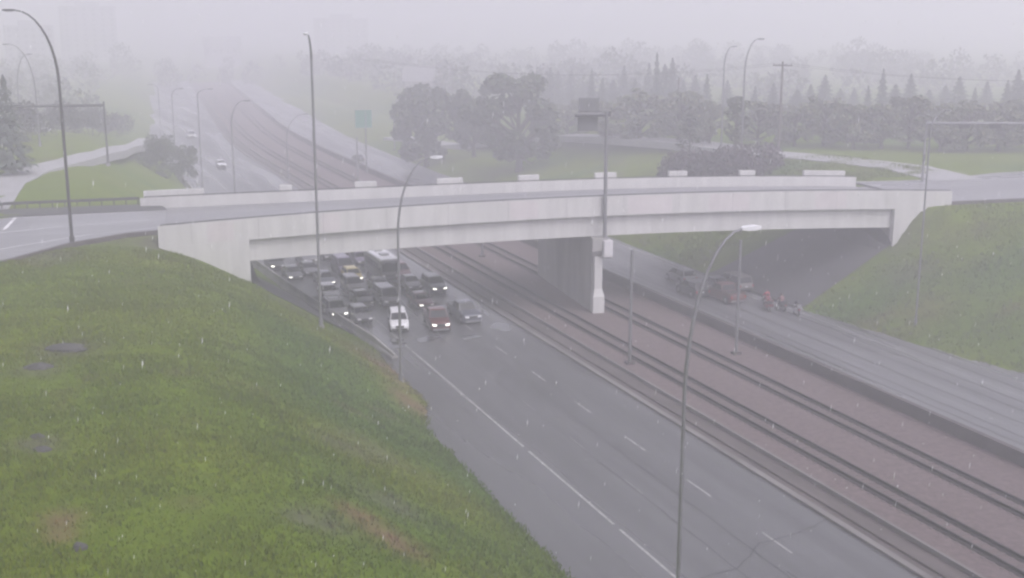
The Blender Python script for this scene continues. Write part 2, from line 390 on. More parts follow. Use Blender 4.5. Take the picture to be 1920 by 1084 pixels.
for ti, (a, b_) in enumerate(TR):
    t = empty('railway_track', (0, 0, 0))
    tag(t, ['pair of dark rails nearer the road with the dashed lane lines', 'pair of dark rails beside the low dark median wall'][ti], 'railway track', 'railway tracks in the median')
    ys = np.concatenate([np.arange(-40, 255, 15), np.arange(255, 500, 10)]); bb = bend(ys)
    for x in (a, b_):
        mb = MB()
        for hw, z0, z1 in ((.1, .42, .445), (.03, .445, .56), (.055, .56, .61)):
            mb.loft([[(x - hw + q, y, z0), (x + hw + q, y, z0), (x + hw + q, y, z1), (x - hw + q, y, z1)] for y, q in zip(ys, bb)])
        mb.build('rail', M['rail'], t)
        # strips of darker stones along both sides of the rail foot
        mb = MB()
        for s_ in (-1, 1):
            mb.loft([[(x + s_ * .11 + q, y, .25), (x + s_ * .34 + q, y, .25), (x + s_ * .32 + q, y, .43), (x + s_ * .11 + q, y, .45)] for y, q in zip(ys, bb)])
        mb.build('dark_stones', M['ballast_dark'], t)
    xm = (a + b_) / 2; rest = MB()
    for k in range(300):
        y = 42 + .72 * k
        if k < 100:
            if sl_me is None:
                o = MB().box(-1.25, 1.25, -.13, .13, -.12, .115).build('sleeper', M['sleeper'], t); sl_me = o.data
            else:
                o = bpy.data.objects.new('sleeper', sl_me); COL.objects.link(o); o.parent = t
            o.location = (xm, y, .3)
        else: rest.box(xm - 1.25, xm + 1.25, y - .13, y + .13, .18, .415)
    o = rest.build('sleepers', M['sleeper'], t); o['kind'] = 'stuff'

# upper roads, draped
def poly_sheet(name, pts, z, m, thick=.25):
    o = MB().prism(pts, 'z', z - thick, z).build(name, m); tag(o, kind='structure'); return o
poly_sheet('approach_road', [(10.35, 117.0), (7, 116.4), (2, 113.0), (-3.4, 106.2), (-9, 98), (-20, 94), (-70, 94), (-70, 131), (-3, 131), (12.2, 130.3), (10.6, 117.2)], 10.28, M['deck'])
poly_sheet('sidewalk', [(-70, 131), (-3, 131), (12.2, 130.3), (11.8, 134.6), (-3, 136.4), (-70, 136.4)], 10.36, M['paving'], .3)
poly_sheet('approach_road', [(92.6, 105.0), (105, 103.9), (160, 98.5), (160, 124), (118, 124), (106, 121.5), (94.8, 123.5)], 10.06, M['deck'])
def kerb_line(pts, z, h=.16, wd=.25, m='concrete_old'):
    mb = MB()
    for (ax, ay), (bx, by) in zip(pts[:-1], pts[1:]):
        d = Vector((bx - ax, by - ay)).normalized() * wd / 2
        mb.prism([(ax - d.y, ay + d.x), (ax + d.y, ay - d.x), (bx + d.y, by - d.x), (bx - d.y, by + d.x)], 'z', z - .5, z + h)
    o = mb.build('kerb', M[m]); tag(o, kind='structure'); return o
kerb_line([(10.2, 116.8), (7, 116.2), (2, 112.8), (-3.6, 106.0), (-9.1, 97.8), (-20, 93.8)], 10.28, .14, .45, 'wall_dark')
kerb_line([(93.9, 104.95), (105, 103.75), (160, 98.3)], 10.06, .12, .4, 'wall_dark')
mk = MB()
for a, b_, wd in (((-3.6, 123.2), (-2.6, 131), .35), ((-14, 116), (-4.2, 121.4), .3), ((-4.2, 121.4), (1.5, 123.2), .3), ((1.5, 123.2), (10, 124.1), .13), ((-12, 106.5), (-2.5, 113.5), .25), ((-2.5, 113.5), (4, 117.6), .2), ((4, 117.6), (10, 119), .12), ((-9, 133.5), (-2, 133), .01), ((-3.0, 130.6), (10, 129.9), .12), ((-16, 112), (-4, 118), .2)):
    seam([a, b_], wd, 10.29)
o = mk.build('road_marking', M['paint_white']); tag(o, kind='structure')
def drape(name, pts, hw, m, lift=.12, zf=None):
    P = []; 
    for (ax, ay), (bx, by) in zip(pts[:-1], pts[1:]):
        n = max(1, int(math.hypot(bx - ax, by - ay) / 3))
        P += [(ax + (bx - ax) * k / n, ay + (by - ay) * k / n) for k in range(n)]
    P.append(pts[-1]); mb = MB(); rings = []
    for i, p in enumerate(P):
        d = (Vector(P[min(i + 1, len(P) - 1)]) - Vector(P[max(i - 1, 0)])).normalized(); nrm = Vector((-d.y, d.x))
        l = Vector(p) + nrm * hw; r = Vector(p) - nrm * hw
        z = max(float(terr(q.x, q.y)) for q in (l, Vector(p), r)) + lift
        rings.append([(l.x, l.y, z), (r.x, r.y, z), (r.x, r.y, z - 1.2), (l.x, l.y, z - 1.2)])
    mb.loft(rings); o = mb.build(name, m); tag(o, kind='structure'); return o
drape('ramp_road', [(108, 119.8), (110.8, 133), (107.6, 145), (103.6, 156.5), (103, 178), (100.3, 202), (97, 222), (90, 250), (82, 285)], 3.6, M['ramp'])
drape('ramp_road', [(-6, 136.6), (-4.3, 158), (-1.2, 171), (4.9, 184), (10.6, 203), (19, 254), (25, 300)], 2.6, M['ramp'])

# standing water
for k, (px, py, ra, rb) in enumerate(((29.4, 106.2, 1.9, 1.5), (33.2, 106.4, 1.2, 1.0), (41.6, 108.2, 1.0, 1.6), (38, 119, 1.0, 2.6), (37.3, 105.6, .9, .7), (34.8, 140, 1.3, 4), (42, 118, .6, 4), (31, 139, .8, 3))):
    r_ = random.Random(k); ph = r_.uniform(0, 6)
    poly = [(px + ra * math.cos(a) * (1 + .25 * math.sin(3 * a + ph) + .12 * math.sin(7 * a + 2 * ph)), py + rb * math.sin(a) * (1 + .25 * math.sin(2 * a + ph))) for a in (2 * math.pi * j / 40 for j in range(40))]
    o = MB().add([(x, y, .013) for x, y in poly], [tuple(range(40))]).build('puddle', M['puddle']); tag(o, kind='structure')
# ------------------------------------------------------------------ bridge
PH = R(-6); BX, BY = 52.46, 108.92
bridge = empty('overpass_bridge', (BX, BY, 0), PH)
tag(bridge, 'long pale concrete road overpass spanning the highway and the tracks', 'bridge')
def ztop(u): return 12.4 - .0006 * u * u
def drop(u): return .5 * min(1, max(0, (u + 45) / 25))          # crossfall of the deck
def vfar(u): return 13.0 + 6.8 * drop(u) + .0037 * min(0, u + 2) ** 2
UL, UR, AL, AR = -43.0, 41.4, -34.8, 34.3
def long_box(name, u0, u1, v0, v1, zf0, zf1, m, n=24, parent=bridge, bevel=0):
    f = lambda a, u: a(u) if callable(a) else a
    us = [u0 + (u1 - u0) * k / n for k in range(n + 1)]
    mb = MB(); mb.loft([[(u, f(v0, u), f(zf0, u)), (u, f(v1, u), f(zf0, u)), (u, f(v1, u), f(zf1, u)), (u, f(v0, u), f(zf1, u))] for u in us])
    return mb.build(name, m, parent)
D = 1.15                                     # parapet height above the deck
long_box('near_parapet', UL, UR, 0, .38, lambda u: ztop(u) - 2.0, ztop, M['concrete'])
def deck(name, u0, u1, va, vb, za, zb, m, n=24):                # slab falling towards its far edge
    mb = MB(); us = [u0 + (u1 - u0) * k / n for k in range(n + 1)]
    mb.loft([[(u, va, ztop(u) - zb), (u, vb(u), ztop(u) - zb - drop(u)), (u, vb(u), ztop(u) - za - drop(u)), (u, va, ztop(u) - za)] for u in us]); return mb.build(name, m, bridge)
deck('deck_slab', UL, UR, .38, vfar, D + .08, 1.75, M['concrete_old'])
deck('deck_road', UL, UR, .40, lambda u: vfar(u) - .01, D, D + .078, M['deck'])
long_box('far_parapet', -45, 39.4, vfar, lambda u: vfar(u) + .4, lambda u: ztop(u) - 2.5, lambda u: ztop(u) - drop(u) + .0, M['concrete'])
for k, vv in enumerate((.55, 4.2, 8, 11.8, 15.4)):
    long_box('girder', AL + .02, AR - .02, vv, vv + .55, lambda u, q=vv: ztop(u) - 4.12 + (.3 if q > 1 else 0) * 0, lambda u, q=vv: ztop(u) - 1.76 - drop(u) * (q - .38) / 16.2, M['concrete'])
# thin rails on the parapets and joints in the fascia
for nm, vv, u0, u1, dz in (('near_handrail', .19, UL + .3, UR - .3, .1), ('far_handrail', lambda u: vfar(u) + .2, -44.5, 39.2, .12)):
    us = np.linspace(u0, u1, 40); mb = MB()
    zq = (lambda u: ztop(u) - drop(u)) if callable(vv) else ztop
    mb.tube([(u, vv(u) if callable(vv) else vv, zq(u) + dz) for u in us], .055, 6)
    for u in np.linspace(u0, u1, 42): v_ = vv(u) if callable(vv) else vv; mb.box(u - .04, u + .04, v_ - .03, v_ + .03, zq(u) - .02, zq(u) + dz)
    mb.build(nm, M['steel_dark'], bridge)
for k, (u0, u1) in enumerate(((-44.6, -38.3), (-30.3, -29.0), (-22.1, -19.7), (-13.0, -10.1), (-3.6, -1.2), (5.6, 8.2), (14.8, 17.1), (23.95, 25.95), (32.5, 38.1))):
    n0, n1 = u0, u1
    um = (n0 + n1) / 2; z0 = ztop(um) - .1
    b0 = long_box('pilaster', n0, n1, lambda u: vfar(u) + .45, lambda u: vfar(u) + .95, lambda u: ztop(u) - 1.9, lambda u: ztop(u) - drop(u) + .7, M['concrete'], 3)
# repainted panels on the fascia, 3 mm proud
for u0, u1 in ((-9.3, -6.4), (3.2, 8.0), (12.2, 16.8), (24.5, 28.3), (-38.6, -36.2), (-28, -26.2)):
    long_box('repainted_panel', u0, u1, -.004, 0.0, lambda u: ztop(u) - 1.9, lambda u: ztop(u) - .12, M['concrete_patch'], 4)
for u in np.arange(-40, 45, 6.1):
    o = MB().box(u - .015, u + .015, -.006, 0, ztop(u) - 1.98, ztop(u) - .01).build('joint', M['concrete_old'], bridge)
# pier
mb = MB()
mb.box(-.55, .55, .25, 19.4, -.3, 8.25)
o = mb.build('pier_wall', M['pier'], bridge, bevel=.05)
mb = MB(); mb.loft([[(-x, .24 - y, z), (x, .24 - y, z), (x, .24, z), (-x, .24, z)] for x, y, z in ((.5, .3, 6.27), (.75, .75, 6.9), (.75, .8, 8.26))])
mb.build('pier_corbel', M['pier'], bridge)
mb = MB(); mb.loft([[(-x, -y, z), (x, -y, z), (x, .26, z), (-x, .26, z)] for x, y, z in ((.62, .55, -.3), (.62, .55, 2.1), (.42, .3, 2.9), (.42, .3, 6.25))])
mb.build('pier_nose', M['concrete'], bridge, bevel=.03)
# abutments, wings and paved slopes
for nm, u0, u1, w0 in (('abutment', UL, AL, -1), ('abutment', AR, UR, 1)):
    mb = MB()
    us = [u0, u1]; inner = AL if w0 < 0 else AR; outer = UL if w0 < 0 else UR
    # wing wall in the plane of the parapet: deep at the opening, shallow at its end
    zt = lambda u: ztop(u) - 2.0
    zi = 4.2 if w0 < 0 else 3.6
    poly = [(inner, zi), (inner, zt(inner)), (outer, zt(outer)), (outer, zt(outer) - .2), (outer - w0 * 1.2, zt(outer) - .9)]
    mb.loft([[(p[0], 0.0, p[1]) for p in poly], [(p[0], .7, p[1]) for p in poly]])
    mb.build('wing_wall', M['concrete'], bridge)
    a, b_ = (inner - 1.2, inner) if w0 < 0 else (inner, inner + 1.2)
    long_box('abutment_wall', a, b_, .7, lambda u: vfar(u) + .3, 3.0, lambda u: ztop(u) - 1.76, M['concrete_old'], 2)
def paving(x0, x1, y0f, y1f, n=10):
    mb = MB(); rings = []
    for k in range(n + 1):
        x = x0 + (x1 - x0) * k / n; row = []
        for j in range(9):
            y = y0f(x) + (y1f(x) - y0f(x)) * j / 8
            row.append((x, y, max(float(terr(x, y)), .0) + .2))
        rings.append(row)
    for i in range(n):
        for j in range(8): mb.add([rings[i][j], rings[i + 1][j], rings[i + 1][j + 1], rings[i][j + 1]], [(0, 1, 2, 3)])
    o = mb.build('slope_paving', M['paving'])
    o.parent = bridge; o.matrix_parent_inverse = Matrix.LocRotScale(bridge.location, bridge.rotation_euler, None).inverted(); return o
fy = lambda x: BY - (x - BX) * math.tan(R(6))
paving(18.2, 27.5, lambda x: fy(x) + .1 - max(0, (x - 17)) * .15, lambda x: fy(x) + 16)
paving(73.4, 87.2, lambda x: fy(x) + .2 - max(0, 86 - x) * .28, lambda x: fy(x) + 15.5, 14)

# left roadside barrier running out from under the bridge
pts = [(28.6, 101.2), (27.9, 106), (26.9, 115), (25.9, 124), (24.9, 135), (23.8, 149), (24.6, 190), (24.9, 240)]
mb = MB(); rings = []
for i, p in enumerate(pts):
    d = (Vector(pts[min(i + 1, len(pts) - 1)]) - Vector(pts[max(i - 1, 0)])).normalized(); n = Vector((-d.y, d.x)); h = .35 if i == 0 else 1.0
    rings.append([(p[0] + n.x * a, p[1] + n.y * a, z) for a, z in ((.32, -.1), (.3, .15), (.12, h * .4 + .05), (.1, h), (-.1, h), (-.12, h * .4 + .05), (-.3, .15), (-.32, -.1))])
mb.loft(rings); o = mb.build('roadside_barrier', M['concrete_old'])
tag(o, 'long concrete barrier along the road edge left of the waiting cars', 'barrier')

# sign mast, cabinet on the pier nose
def bl(u, v, z=0):                          # bridge-local to world
    return (BX + u * math.cos(PH) - v * math.sin(PH), BY + u * math.sin(PH) + v * math.cos(PH), z)
cab = MB().box(-.48, .48, -.5, .5, 0, 1.75).build('utility_box', M['box'], bevel=.04, loc=bl(.85, -.32, 6.25)); cab.rotation_euler.z = PH
MB().box(-.4, .4, -.535, -.5, .12, 1.6).build('door', M['box'], cab, bevel=.015)
MB().box(-.38, .38, -.3, .5, -.12, -.005).build('bracket', M['steel_dark'], cab)
tag(cab, 'pale grey equipment box fixed high on the bridge pier nose', 'box')
sm = empty('sign_mast', bl(.6, -.28, 8.0), PH)
tag(sm, 'grey mast standing on the bridge pier with two sign panels seen from behind', 'sign mast')
MB().tube([(0, 0, 0), (0, 0, 12.9)], [.2, .16], 10).build('pole', M['steel'], sm, smooth=True)
MB().box(-.28, .28, -.28, .28, 0, .06).build('base_plate', M['steel'], sm)
mb = MB(); mb.box(-3.3, .4, -.14, .1, 12.5, 12.78); mb.box(-3.0, -.4, .12, .2, 12.95, 13.0)
mb.build('cross_arm', M['steel_dark'], sm)
MB().box(-3.35, -.35, -.75, -.16, 12.72, 12.8).build('catwalk', M['steel'], sm)
for z0, z1, dx in ((13.0, 14.35, 0), (11.1, 12.45, -.12)):
    p_ = MB().box(-2.85 + dx, -.75 + dx, .12, .2, z0, z1).build('sign_panel', M['sign_back'], sm)
    st = MB()
    for k in range(5): st.box(-2.8 + dx, -.8 + dx, .06, .119, z0 + .1 + k * .27, z0 + .16 + k * .27)
    st.build('stiffeners', M['sign_back'], p_)
mb = MB().tube([(-.4, .0, 12.64), (.45, 0, 12.9)], .1, 8); mb.build('arm_bracket', M['steel_dark'], sm)

# ------------------------------------------------------------------ lamps, masts, poles
def lamp(name, loc, h, reach, az, rise=.32, m='steel', label='', group=None, head='lamp_glass', r=.13):
    """davit lamp: pole curving over at the top towards azimuth az (0 = +X)"""
    t = empty(name, loc, az); z0 = h * (1 - rise)
    pts = [(0, 0, 0), (0, 0, z0 * .5), (0, 0, z0)]
    pts += [(reach * (1 - math.cos(a)), 0, z0 + (h - z0) * math.sin(a)) for a in (R(90) * k / 9 for k in range(1, 10))]
    n = len(pts); rad = [r - (r - .055) * k / (n - 1) for k in range(n)]; rad[0] = r; rad[1] = r * .9; rad[2] = r * .78
    MB().tube(pts, rad, 8).build('pole', M[m], t, smooth=True)
    MB().prism([(.3 * math.cos(a), .3 * math.sin(a)) for a in (R(45) * k for k in range(8))], 'z', -.4, .12).build('base', M['concrete_old'], t)
    MB().prism([(r * 1.5 * math.cos(a), r * 1.5 * math.sin(a)) for a in (R(60) * k for k in range(6))], 'z', .12, .7).build('transformer_base', M[m], t)
    hd = MB(); hd.loft([[(reach + x, -w_, h + z) for z in (b, c)] + [(reach + x, w_, h + z) for z in (c, b)] for x, w_, b, c in ((-.1, .06, -.05, .06), (.15, .17, -.09, .1), (.8, .19, -.08, .09), (1.0, .08, -.03, .05))])
    hd.build('lamp_head', M[head], t, smooth=True)
    MB().box(reach + .2, reach + .78, -.14, .14, h - .125, h - .075).build('lens', M['headlight'], t)
    tag(t, label, 'street lamp', group); return t
G1 = 'tall street lamps along the highway'
lamp('street_lamp', (26.64, 92.63, .45), 18.6, 2.9, 0, .34, label='curved street lamp at the foot of the near slope, before the waiting cars', group=G1)
lamp('street_lamp', (26.2, 45.2, 0), 20.8, 3.0, R(8), .36, r=.11, label='nearest curved street lamp beside the empty lanes, lamp head below the bridge girder', group=G1)
lamp('street_lamp', (22.24, 102.66, 3.2), 25.6, 1.6, R(-112), .09, label='tallest straight lamp pole rising in front of the left bridge span', group=G1)
lamp('street_lamp', (2.23, 113.4, 10.2), 20.5, 3.1, R(180), .3, m='steel_dark', label='dark lamp post curving left on the crest where the bridge road begins', group=G1, head='steel_dark', r=.15)
lamp('street_lamp', (-4.35, 139, 10.2), 18.4, 2.5, R(180), .25, m='steel_dark', label='dark lamp post at the left end of the bridge sidewalk beyond the crossing', group=G1, head='steel_dark')
lamp('street_lamp', (.44, 206, 10.1), 16.0, 3.2, R(180), .45, label='faded lamp post curving left above the far left ramp', group=G1, head='steel')
lamp('street_lamp', (-2.6, 250, 7.8), 15.6, 2.2, R(0), .45, label='faintest curved lamp post far left in the haze', group=G1, head='steel')
lamp('street_lamp', (27.3, 222, 0), 17.7, 1.8, 0, .06, label='hazy straight lamp post just right of the dense left bush', group=G1, head='steel')
lamp('street_lamp', (27.5, 184.8, 0), 17.9, 2.0, 0, .2, label='hazy curved lamp post on the road edge beyond the left bridge span', group=G1, head='steel')
lamp('street_lamp', (43.9, 227.0, .1), 12.3, 3.4, 0, .4, label='dark short curved lamp in the median beyond the bridge', group=G1, head='steel')
lamp('street_lamp', (27.2, 264, 0), 15.6, 1.5, 0, .1, label='very faint lamp post beyond the bush in the haze', group=G1, head='steel')
lamp('street_lamp', (29.5, 318, 0), 13.8, 1.5, R(180), .1, label='very faint lamp post farthest along the left road edge', group=G1, head='steel')
lamp('street_lamp', (93.8, 148, 8.1), 19.1, 2.0, R(0), .25, label='tall lamp post curving right above the far trees', group=G1, head='steel', r=.16)
lamp('street_lamp', (104.1, 170.4, 9.2), 16.4, 1.6, R(10), .2, label='lamp post curving right behind the trees, left of the wooden power pole', group=G1, head='steel', r=.16)
lamp('street_lamp', (77.9, 90.6, .9), 20.6, 2.4, R(20), .1, label='thin pole on the right grass slope crossing the end of the bridge', group=G1, head='steel', r=.1)

def catenary(loc, h, label, tilt=0):
    t = empty('catenary_pole', loc)
    MB().tube([(0, 0, .3), (0, 0, h)], [.15, .12], 10).build('pole', M['steel'], t, smooth=True)
    MB().box(-.35, .35, -.35, .35, -.3, .32).build('footing', M['wall_dark'], t)
    MB().prism([(.18 * math.cos(a), .18 * math.sin(a)) for a in (R(45) * k for k in range(8))], 'z', h, h + .06).build('cap', M['steel'], t)
    tag(t, label, 'pole', 'catenary poles of the railway'); return t
catenary((46.9, 90.6, .3), 10.2, 'pale catenary pole on the near ballast edge, right of the pier')
catenary((57.3, 89.9, .3), 10.5, 'pale catenary pole between the far track and the median wall')
catenary((51.6, 141, .3), 8.5, 'catenary pole between the tracks seen under the left bridge span')
catenary((57.9, 269, .3), 5.0, 'short dark post by the tracks far beyond the bridge')
catenary((76.1, 266, .5), 8.9, 'hazy pole right of the green sign beyond the bridge')
catenary((51.9, 205, .3), 9.5, 'hazy catenary pole between the tracks behind the bridge parapet')

# signal masts
def signal(loc, h, reach, az, m, heads, label):
    t = empty('signal_mast', loc, az)
    MB().tube([(0, 0, 0), (0, 0, h + .5)], [.15, .12], 10).build('pole', M[m], t, smooth=True)
    MB().tube([(0, 0, h), (reach * .5, 0, h + .12), (reach, 0, h + .2)], [.19, .17, .13], 10).build('arm', M[m], t, smooth=True)
    MB().box(-.3, .3, -.3, .3, -.3, .1).build('base', M['concrete_old'], t)
    for x in heads:
        hd = MB().box(x - .65, x + .65, -.2, .2, h - .55, h + .02).build('traffic_light', M['steel_dark'], t, bevel=.03)
        for k in range(3): MB().prism([(x - .4 + .4 * k + .15 * math.cos(a), h - .27 + .15 * math.sin(a)) for a in (R(45) * j for j in range(8))], 'y', -.24, -.201).build('lens', M['trim'], hd)
    tag(t, label, 'traffic signal', 'signal masts'); return t
signal((9.2, 180, 9.8), 8.3, 24, R(181), 'steel_dark', (17.5,), 'dark signal mast with long arm over the left crossing beyond the bridge')
t_ = signal((103.1, 120.7, 9.9), 7.4, 22, R(-30), 'steel', (4.6, 8.2, 12.0, 16), 'signal mast with lights hanging from its arm at the right end of the bridge')
MB().box(-.16, .16, -.3, -.1, 2.6, 3.6).build('pedestrian_signal', M['steel_dark'], t_)

# highway sign beyond the bridge
hsn = empty('highway_sign', (59.9, 229.4, 0))
tag(hsn, 'faded green highway sign on a post beside the tracks', 'sign')
MB().tube([(0, 0, .2), (0, 0, 12.4)], [.2, .15], 8).build('post', M['steel'], hsn, smooth=True)
MB().box(-2.1, 1.3, -.1, 0, 9.2, 12.7).build('sign_board', M['green_sign'], hsn)
mb = MB()
for x0, x1, z0, z1 in ((-2.1, 1.3, 12.62, 12.7), (-2.1, 1.3, 9.2, 9.28), (-2.1, -2.02, 9.28, 12.62), (1.22, 1.3, 9.28, 12.62)): mb.box(x0, x1, -.115, -.1, z0, z1)
mb.build('border', M['paint'], hsn)

# wooden power pole and its wires
pp = empty('utility_pole', (108.65, 160.7, 9.9), R(-45))
tag(pp, 'wooden power pole with a crossarm rising above the right tree line', 'utility pole')
MB().tube([(0, 0, -.3), (0, 0, 13.6)], [.22, .15], 8).build('pole', M['wood'], pp, smooth=True)
MB().box(-1.5, 1.5, -.1, .1, 12.9, 13.1).build('crossarm', M['wood'], pp)
for x in (-1.35, -.5, .5, 1.35):
    MB().tube([(x, 0, 13.1), (x, 0, 13.3)], .06, 6).build('insulator', M['steel'], pp)
for s_, L_ in ((1, 70), (-1, 70)):
    for q in (-1.35, 1.35):
        pts = [(q + s_ * L_ * k / 14, (s_ * 8) * k / 14, 13.3 - 2.2 * 4 * (k / 14) * (1 - k / 14)) for k in range(15)]
        MB().tube(pts, .014, 4).build('wire', M['steel_dark'], pp)
th = empty('utility_pole', (104.0, 184.9, 8.8)); tag(th, 'thin pole sticking up among the spruces, left of the power pole', 'utility pole')
MB().tube([(0, 0, -.3), (0, 0, 11.3)], [.16, .1], 8).build('pole', M['wood'], th, smooth=True)
MB().box(-.5, .5, -.05, .05, 10.7, 10.8).build('crossarm', M['wood'], th)

# guard rail on the far side of the left approach
gr = empty('guard_rail', (0, 0, 0)); tag(gr, 'low dark guard rail behind the sidewalk left of the bridge', 'guard rail')
MB().prism([(-30, 136.6), (-3, 136.7), (9.9, 135.6), (9.9, 135.7), (-3, 136.8), (-30, 136.7)], 'z', 10.75, 11.05).build('beam', M['steel_dark'], gr)
for k in range(12):
    x = -4 + 1.25 * k; y = 136.85 if x < -3 else 136.85 - 1.1 * (x + 3) / 12.9
    MB().box(x - .06, x + .06, y, y + .12, 10.0, 10.98).build('post', M['steel_dark'], gr)
# ------------------------------------------------------------------ vehicles (front towards -Y)
_w = {}
def wheel_meshes(r, wd):
    k = (r, wd)
    if k not in _w:
        n = 20; rings = []
        for x, q in ((-wd / 2, r * .72), (-wd / 2, r * .94), (-wd / 2 + .04, r), (wd / 2 - .04, r), (wd / 2, r * .94), (wd / 2, r * .72)):
            rings.append([(x, q * math.cos(2 * math.pi * j / n), q * math.sin(2 * math.pi * j / n)) for j in range(n)])
        a = MB().loft(rings).build('tyre', M['rubber'], smooth=True)
        rb = MB()
        for s_ in (-1, 1):
            rb.loft([[(s_ * x, q * math.cos(2 * math.pi * j / 12), q * math.sin(2 * math.pi * j / 12)) for j in range(12)] for x, q in ((wd / 2 + .002, r * .7), (wd / 2 + .012, r * .62), (wd / 2 - .02, r * .3), (wd / 2 + .01, r * .15))])
        b = rb.build('rim', M['alloy'])
        _w[k] = (a.data, b.data); bpy.data.objects.remove(a); bpy.data.objects.remove(b)
    return _w[k]
def add_wheel(t, x, y, r, wd=.22):
    a, b = wheel_meshes(r, wd)
    o = bpy.data.objects.new('wheel', a); COL.objects.link(o); o.parent = t; o.location = (x, y, r)
    q = bpy.data.objects.new('rim', b); COL.objects.link(q); q.parent = o

KIND = {  # L, W, H, hood z, belt z, y of windscreen foot / roof front / roof rear / rear foot (from the nose), roof half-width share, tail z
    'sedan': (4.7, 1.82, 1.46, .80, .95, 1.25, 2.05, 3.35, 4.15, .74, .98),
    'suv': (4.7, 1.9, 1.74, .98, 1.08, 1.2, 1.95, 4.25, 4.6, .78, 1.08),
    'hatch': (4.3, 1.8, 1.5, .85, .98, 1.0, 1.8, 3.6, 4.2, .76, .98),
    'pickup': (5.75, 2.02, 1.92, 1.16, 1.2, 1.55, 2.2, 3.55, 3.8, .78, 1.2),
    'van': (5.1, 2.0, 1.85, .98, 1.08, .75, 1.7, 4.7, 5.0, .8, 1.08)}
def vehicle(kind, name, x, y, pm, label, cat, rz=0, lights=None, group='vehicles waiting under the bridge', tail=False, roof_rack=False, hood_m=None, L=None):
    """(x, y) is the middle of the end nearest the camera"""
    l, W, H, hz, bz, a0, a1, b1, b0, rw, tz = KIND[kind]
    yc = l / 2
    t = empty(name, (x - math.sin(rz) * 0, y + yc, 0), rz)
    tag(t, label, cat, group)
    Y = lambda d: d - l / 2
    hw = W / 2
    # lower body: rounded section lofted from nose to tail
    rings = []
    st = [(0, .80, hz * .62, .38), (.10, .90, hz * .80, .25), (.35, .965, hz * .93, .2), (.85, 1, hz, .2), (a0, 1, bz, .2), ((a0 + b0) / 2, 1, bz, .2), (min(b0, l - .5), 1, tz if kind != 'pickup' else bz, .2), (l - .3, .97, tz - .02, .22), (l - .08, .91, tz - .08, .28), (l, .84, tz - .3, .4)]
    for d, k, zt, zb in st:
        w_ = hw * k
        rings.append([(-w_ * .92, Y(d), zb), (-w_, Y(d), zb + .16), (-w_, Y(d), zt - .22), (-w_ * .95, Y(d), zt - .06), (-w_ * .8, Y(d), zt),
                      (w_ * .8, Y(d), zt), (w_ * .95, Y(d), zt - .06), (w_, Y(d), zt - .22), (w_, Y(d), zb + .16), (w_ * .92, Y(d), zb)])
    MB().loft(rings).build('body', pm, t, smooth=True)
    # cabin
    wb = hw * .93; wr = hw * rw; zr = H
    def ring(z, f, r_, w_): return [(-w_, Y(f), z), (w_, Y(f), z), (w_, Y(r_), z), (-w_, Y(r_), z)]
    cab_ = MB().loft([ring(bz - .03, a0, b0, wb), ring(zr - .07, a1 - .06, b1 + .06, wr), ring(zr, a1 + .14, b1 - .16, wr * .86)]).build('cabin', pm, t, bevel=.03)
    def pane(nm, q, inset=.09, out=.012):
        q = [Vector(p) for p in q]; c = sum(q, Vector()) / 4; n = (q[1] - q[0]).cross(q[2] - q[0]).normalized()
        if n.dot(c - Vector((0, Y((a0 + b0) / 2), bz))) < 0: n = -n
        q2 = [p + (c - p) * inset for p in q]
        MB().loft([[p + n * .002 for p in q2], [p + n * out for p in q2]]).build(nm, M['glass'], t)
    A = ring(bz, a0, b0, wb); T_ = ring(zr - .07, a1 - .06, b1 + .06, wr)
    pane('windshield', (A[0], A[1], T_[1], T_[0])); pane('rear_window', (A[2], A[3], T_[3], T_[2]), .13)
    for i, j in ((1, 2), (3, 0)):
        m0 = (Vector(A[i]) * .52 + Vector(A[j]) * .48); m1 = (Vector(T_[i]) * .52 + Vector(T_[j]) * .48)
        pane('side_window', (A[i], m0, m1, T_[i]), .1); pane('side_window', (m0, A[j], T_[j], m1), .1)
    # front
    for s_ in (-1, 1):
        hl = MB().loft([[(s_ * hw * .46, Y(.06), hz * .64), (s_ * hw * .86, Y(.18), hz * .66), (s_ * hw * .86, Y(.2), hz * .8), (s_ * hw * .46, Y(.1), hz * .76)],
                        [(s_ * hw * .44, Y(-.01), hz * .64), (s_ * hw * .82, Y(.03), hz * .66), (s_ * hw * .82, Y(.06), hz * .8), (s_ * hw * .44, Y(.02), hz * .76)]])
        hl.build('headlight', M['headlight_on' if lights and (lights == 2 or lights == s_) else 'headlight'], t)
        z0, z1 = (tz * .62, tz * .84)
        MB().box(s_ * hw * .82 - .11, s_ * hw * .82 + .08, Y(l) - .1, Y(l) + .012, z0, z1).build('taillight', M['taillight_on' if tail else 'taillight'], t)
        MB().loft([[(s_ * (hw * .93), Y(a0 + .28), bz - .02), (s_ * (hw + .17), Y(a0 + .32), bz), (s_ * (hw + .17), Y(a0 + .34), bz + .16), (s_ * hw * .93, Y(a0 + .3), bz + .12)],
                   [(s_ * (hw * .93), Y(a0 + .38), bz - .02), (s_ * (hw + .15), Y(a0 + .42), bz), (s_ * (hw + .15), Y(a0 + .42), bz + .16), (s_ * hw * .93, Y(a0 + .4), bz + .12)]]).build('mirror', M['trim'], t)
    MB().box(-hw * .42, hw * .42, Y(-.012), Y(.1), hz * .56, hz * .78).build('grille', M['trim'], t)
    MB().box(-hw * .8, hw * .8, Y(-.03), Y(.1), .3, .46).build('bumper', M['trim'] if kind != 'pickup' else M['alloy'], t, bevel=.02)
    MB().box(-hw * .82, hw * .82, Y(l - .1), Y(l + .03), .34, .52).build('bumper', M['trim'] if kind != 'pickup' else M['alloy'], t, bevel=.02)
    MB().box(-.16, .16, Y(l + .001), Y(l + .016), tz * .6, tz * .6 + .14).build('licence_plate', M['plate'], t)
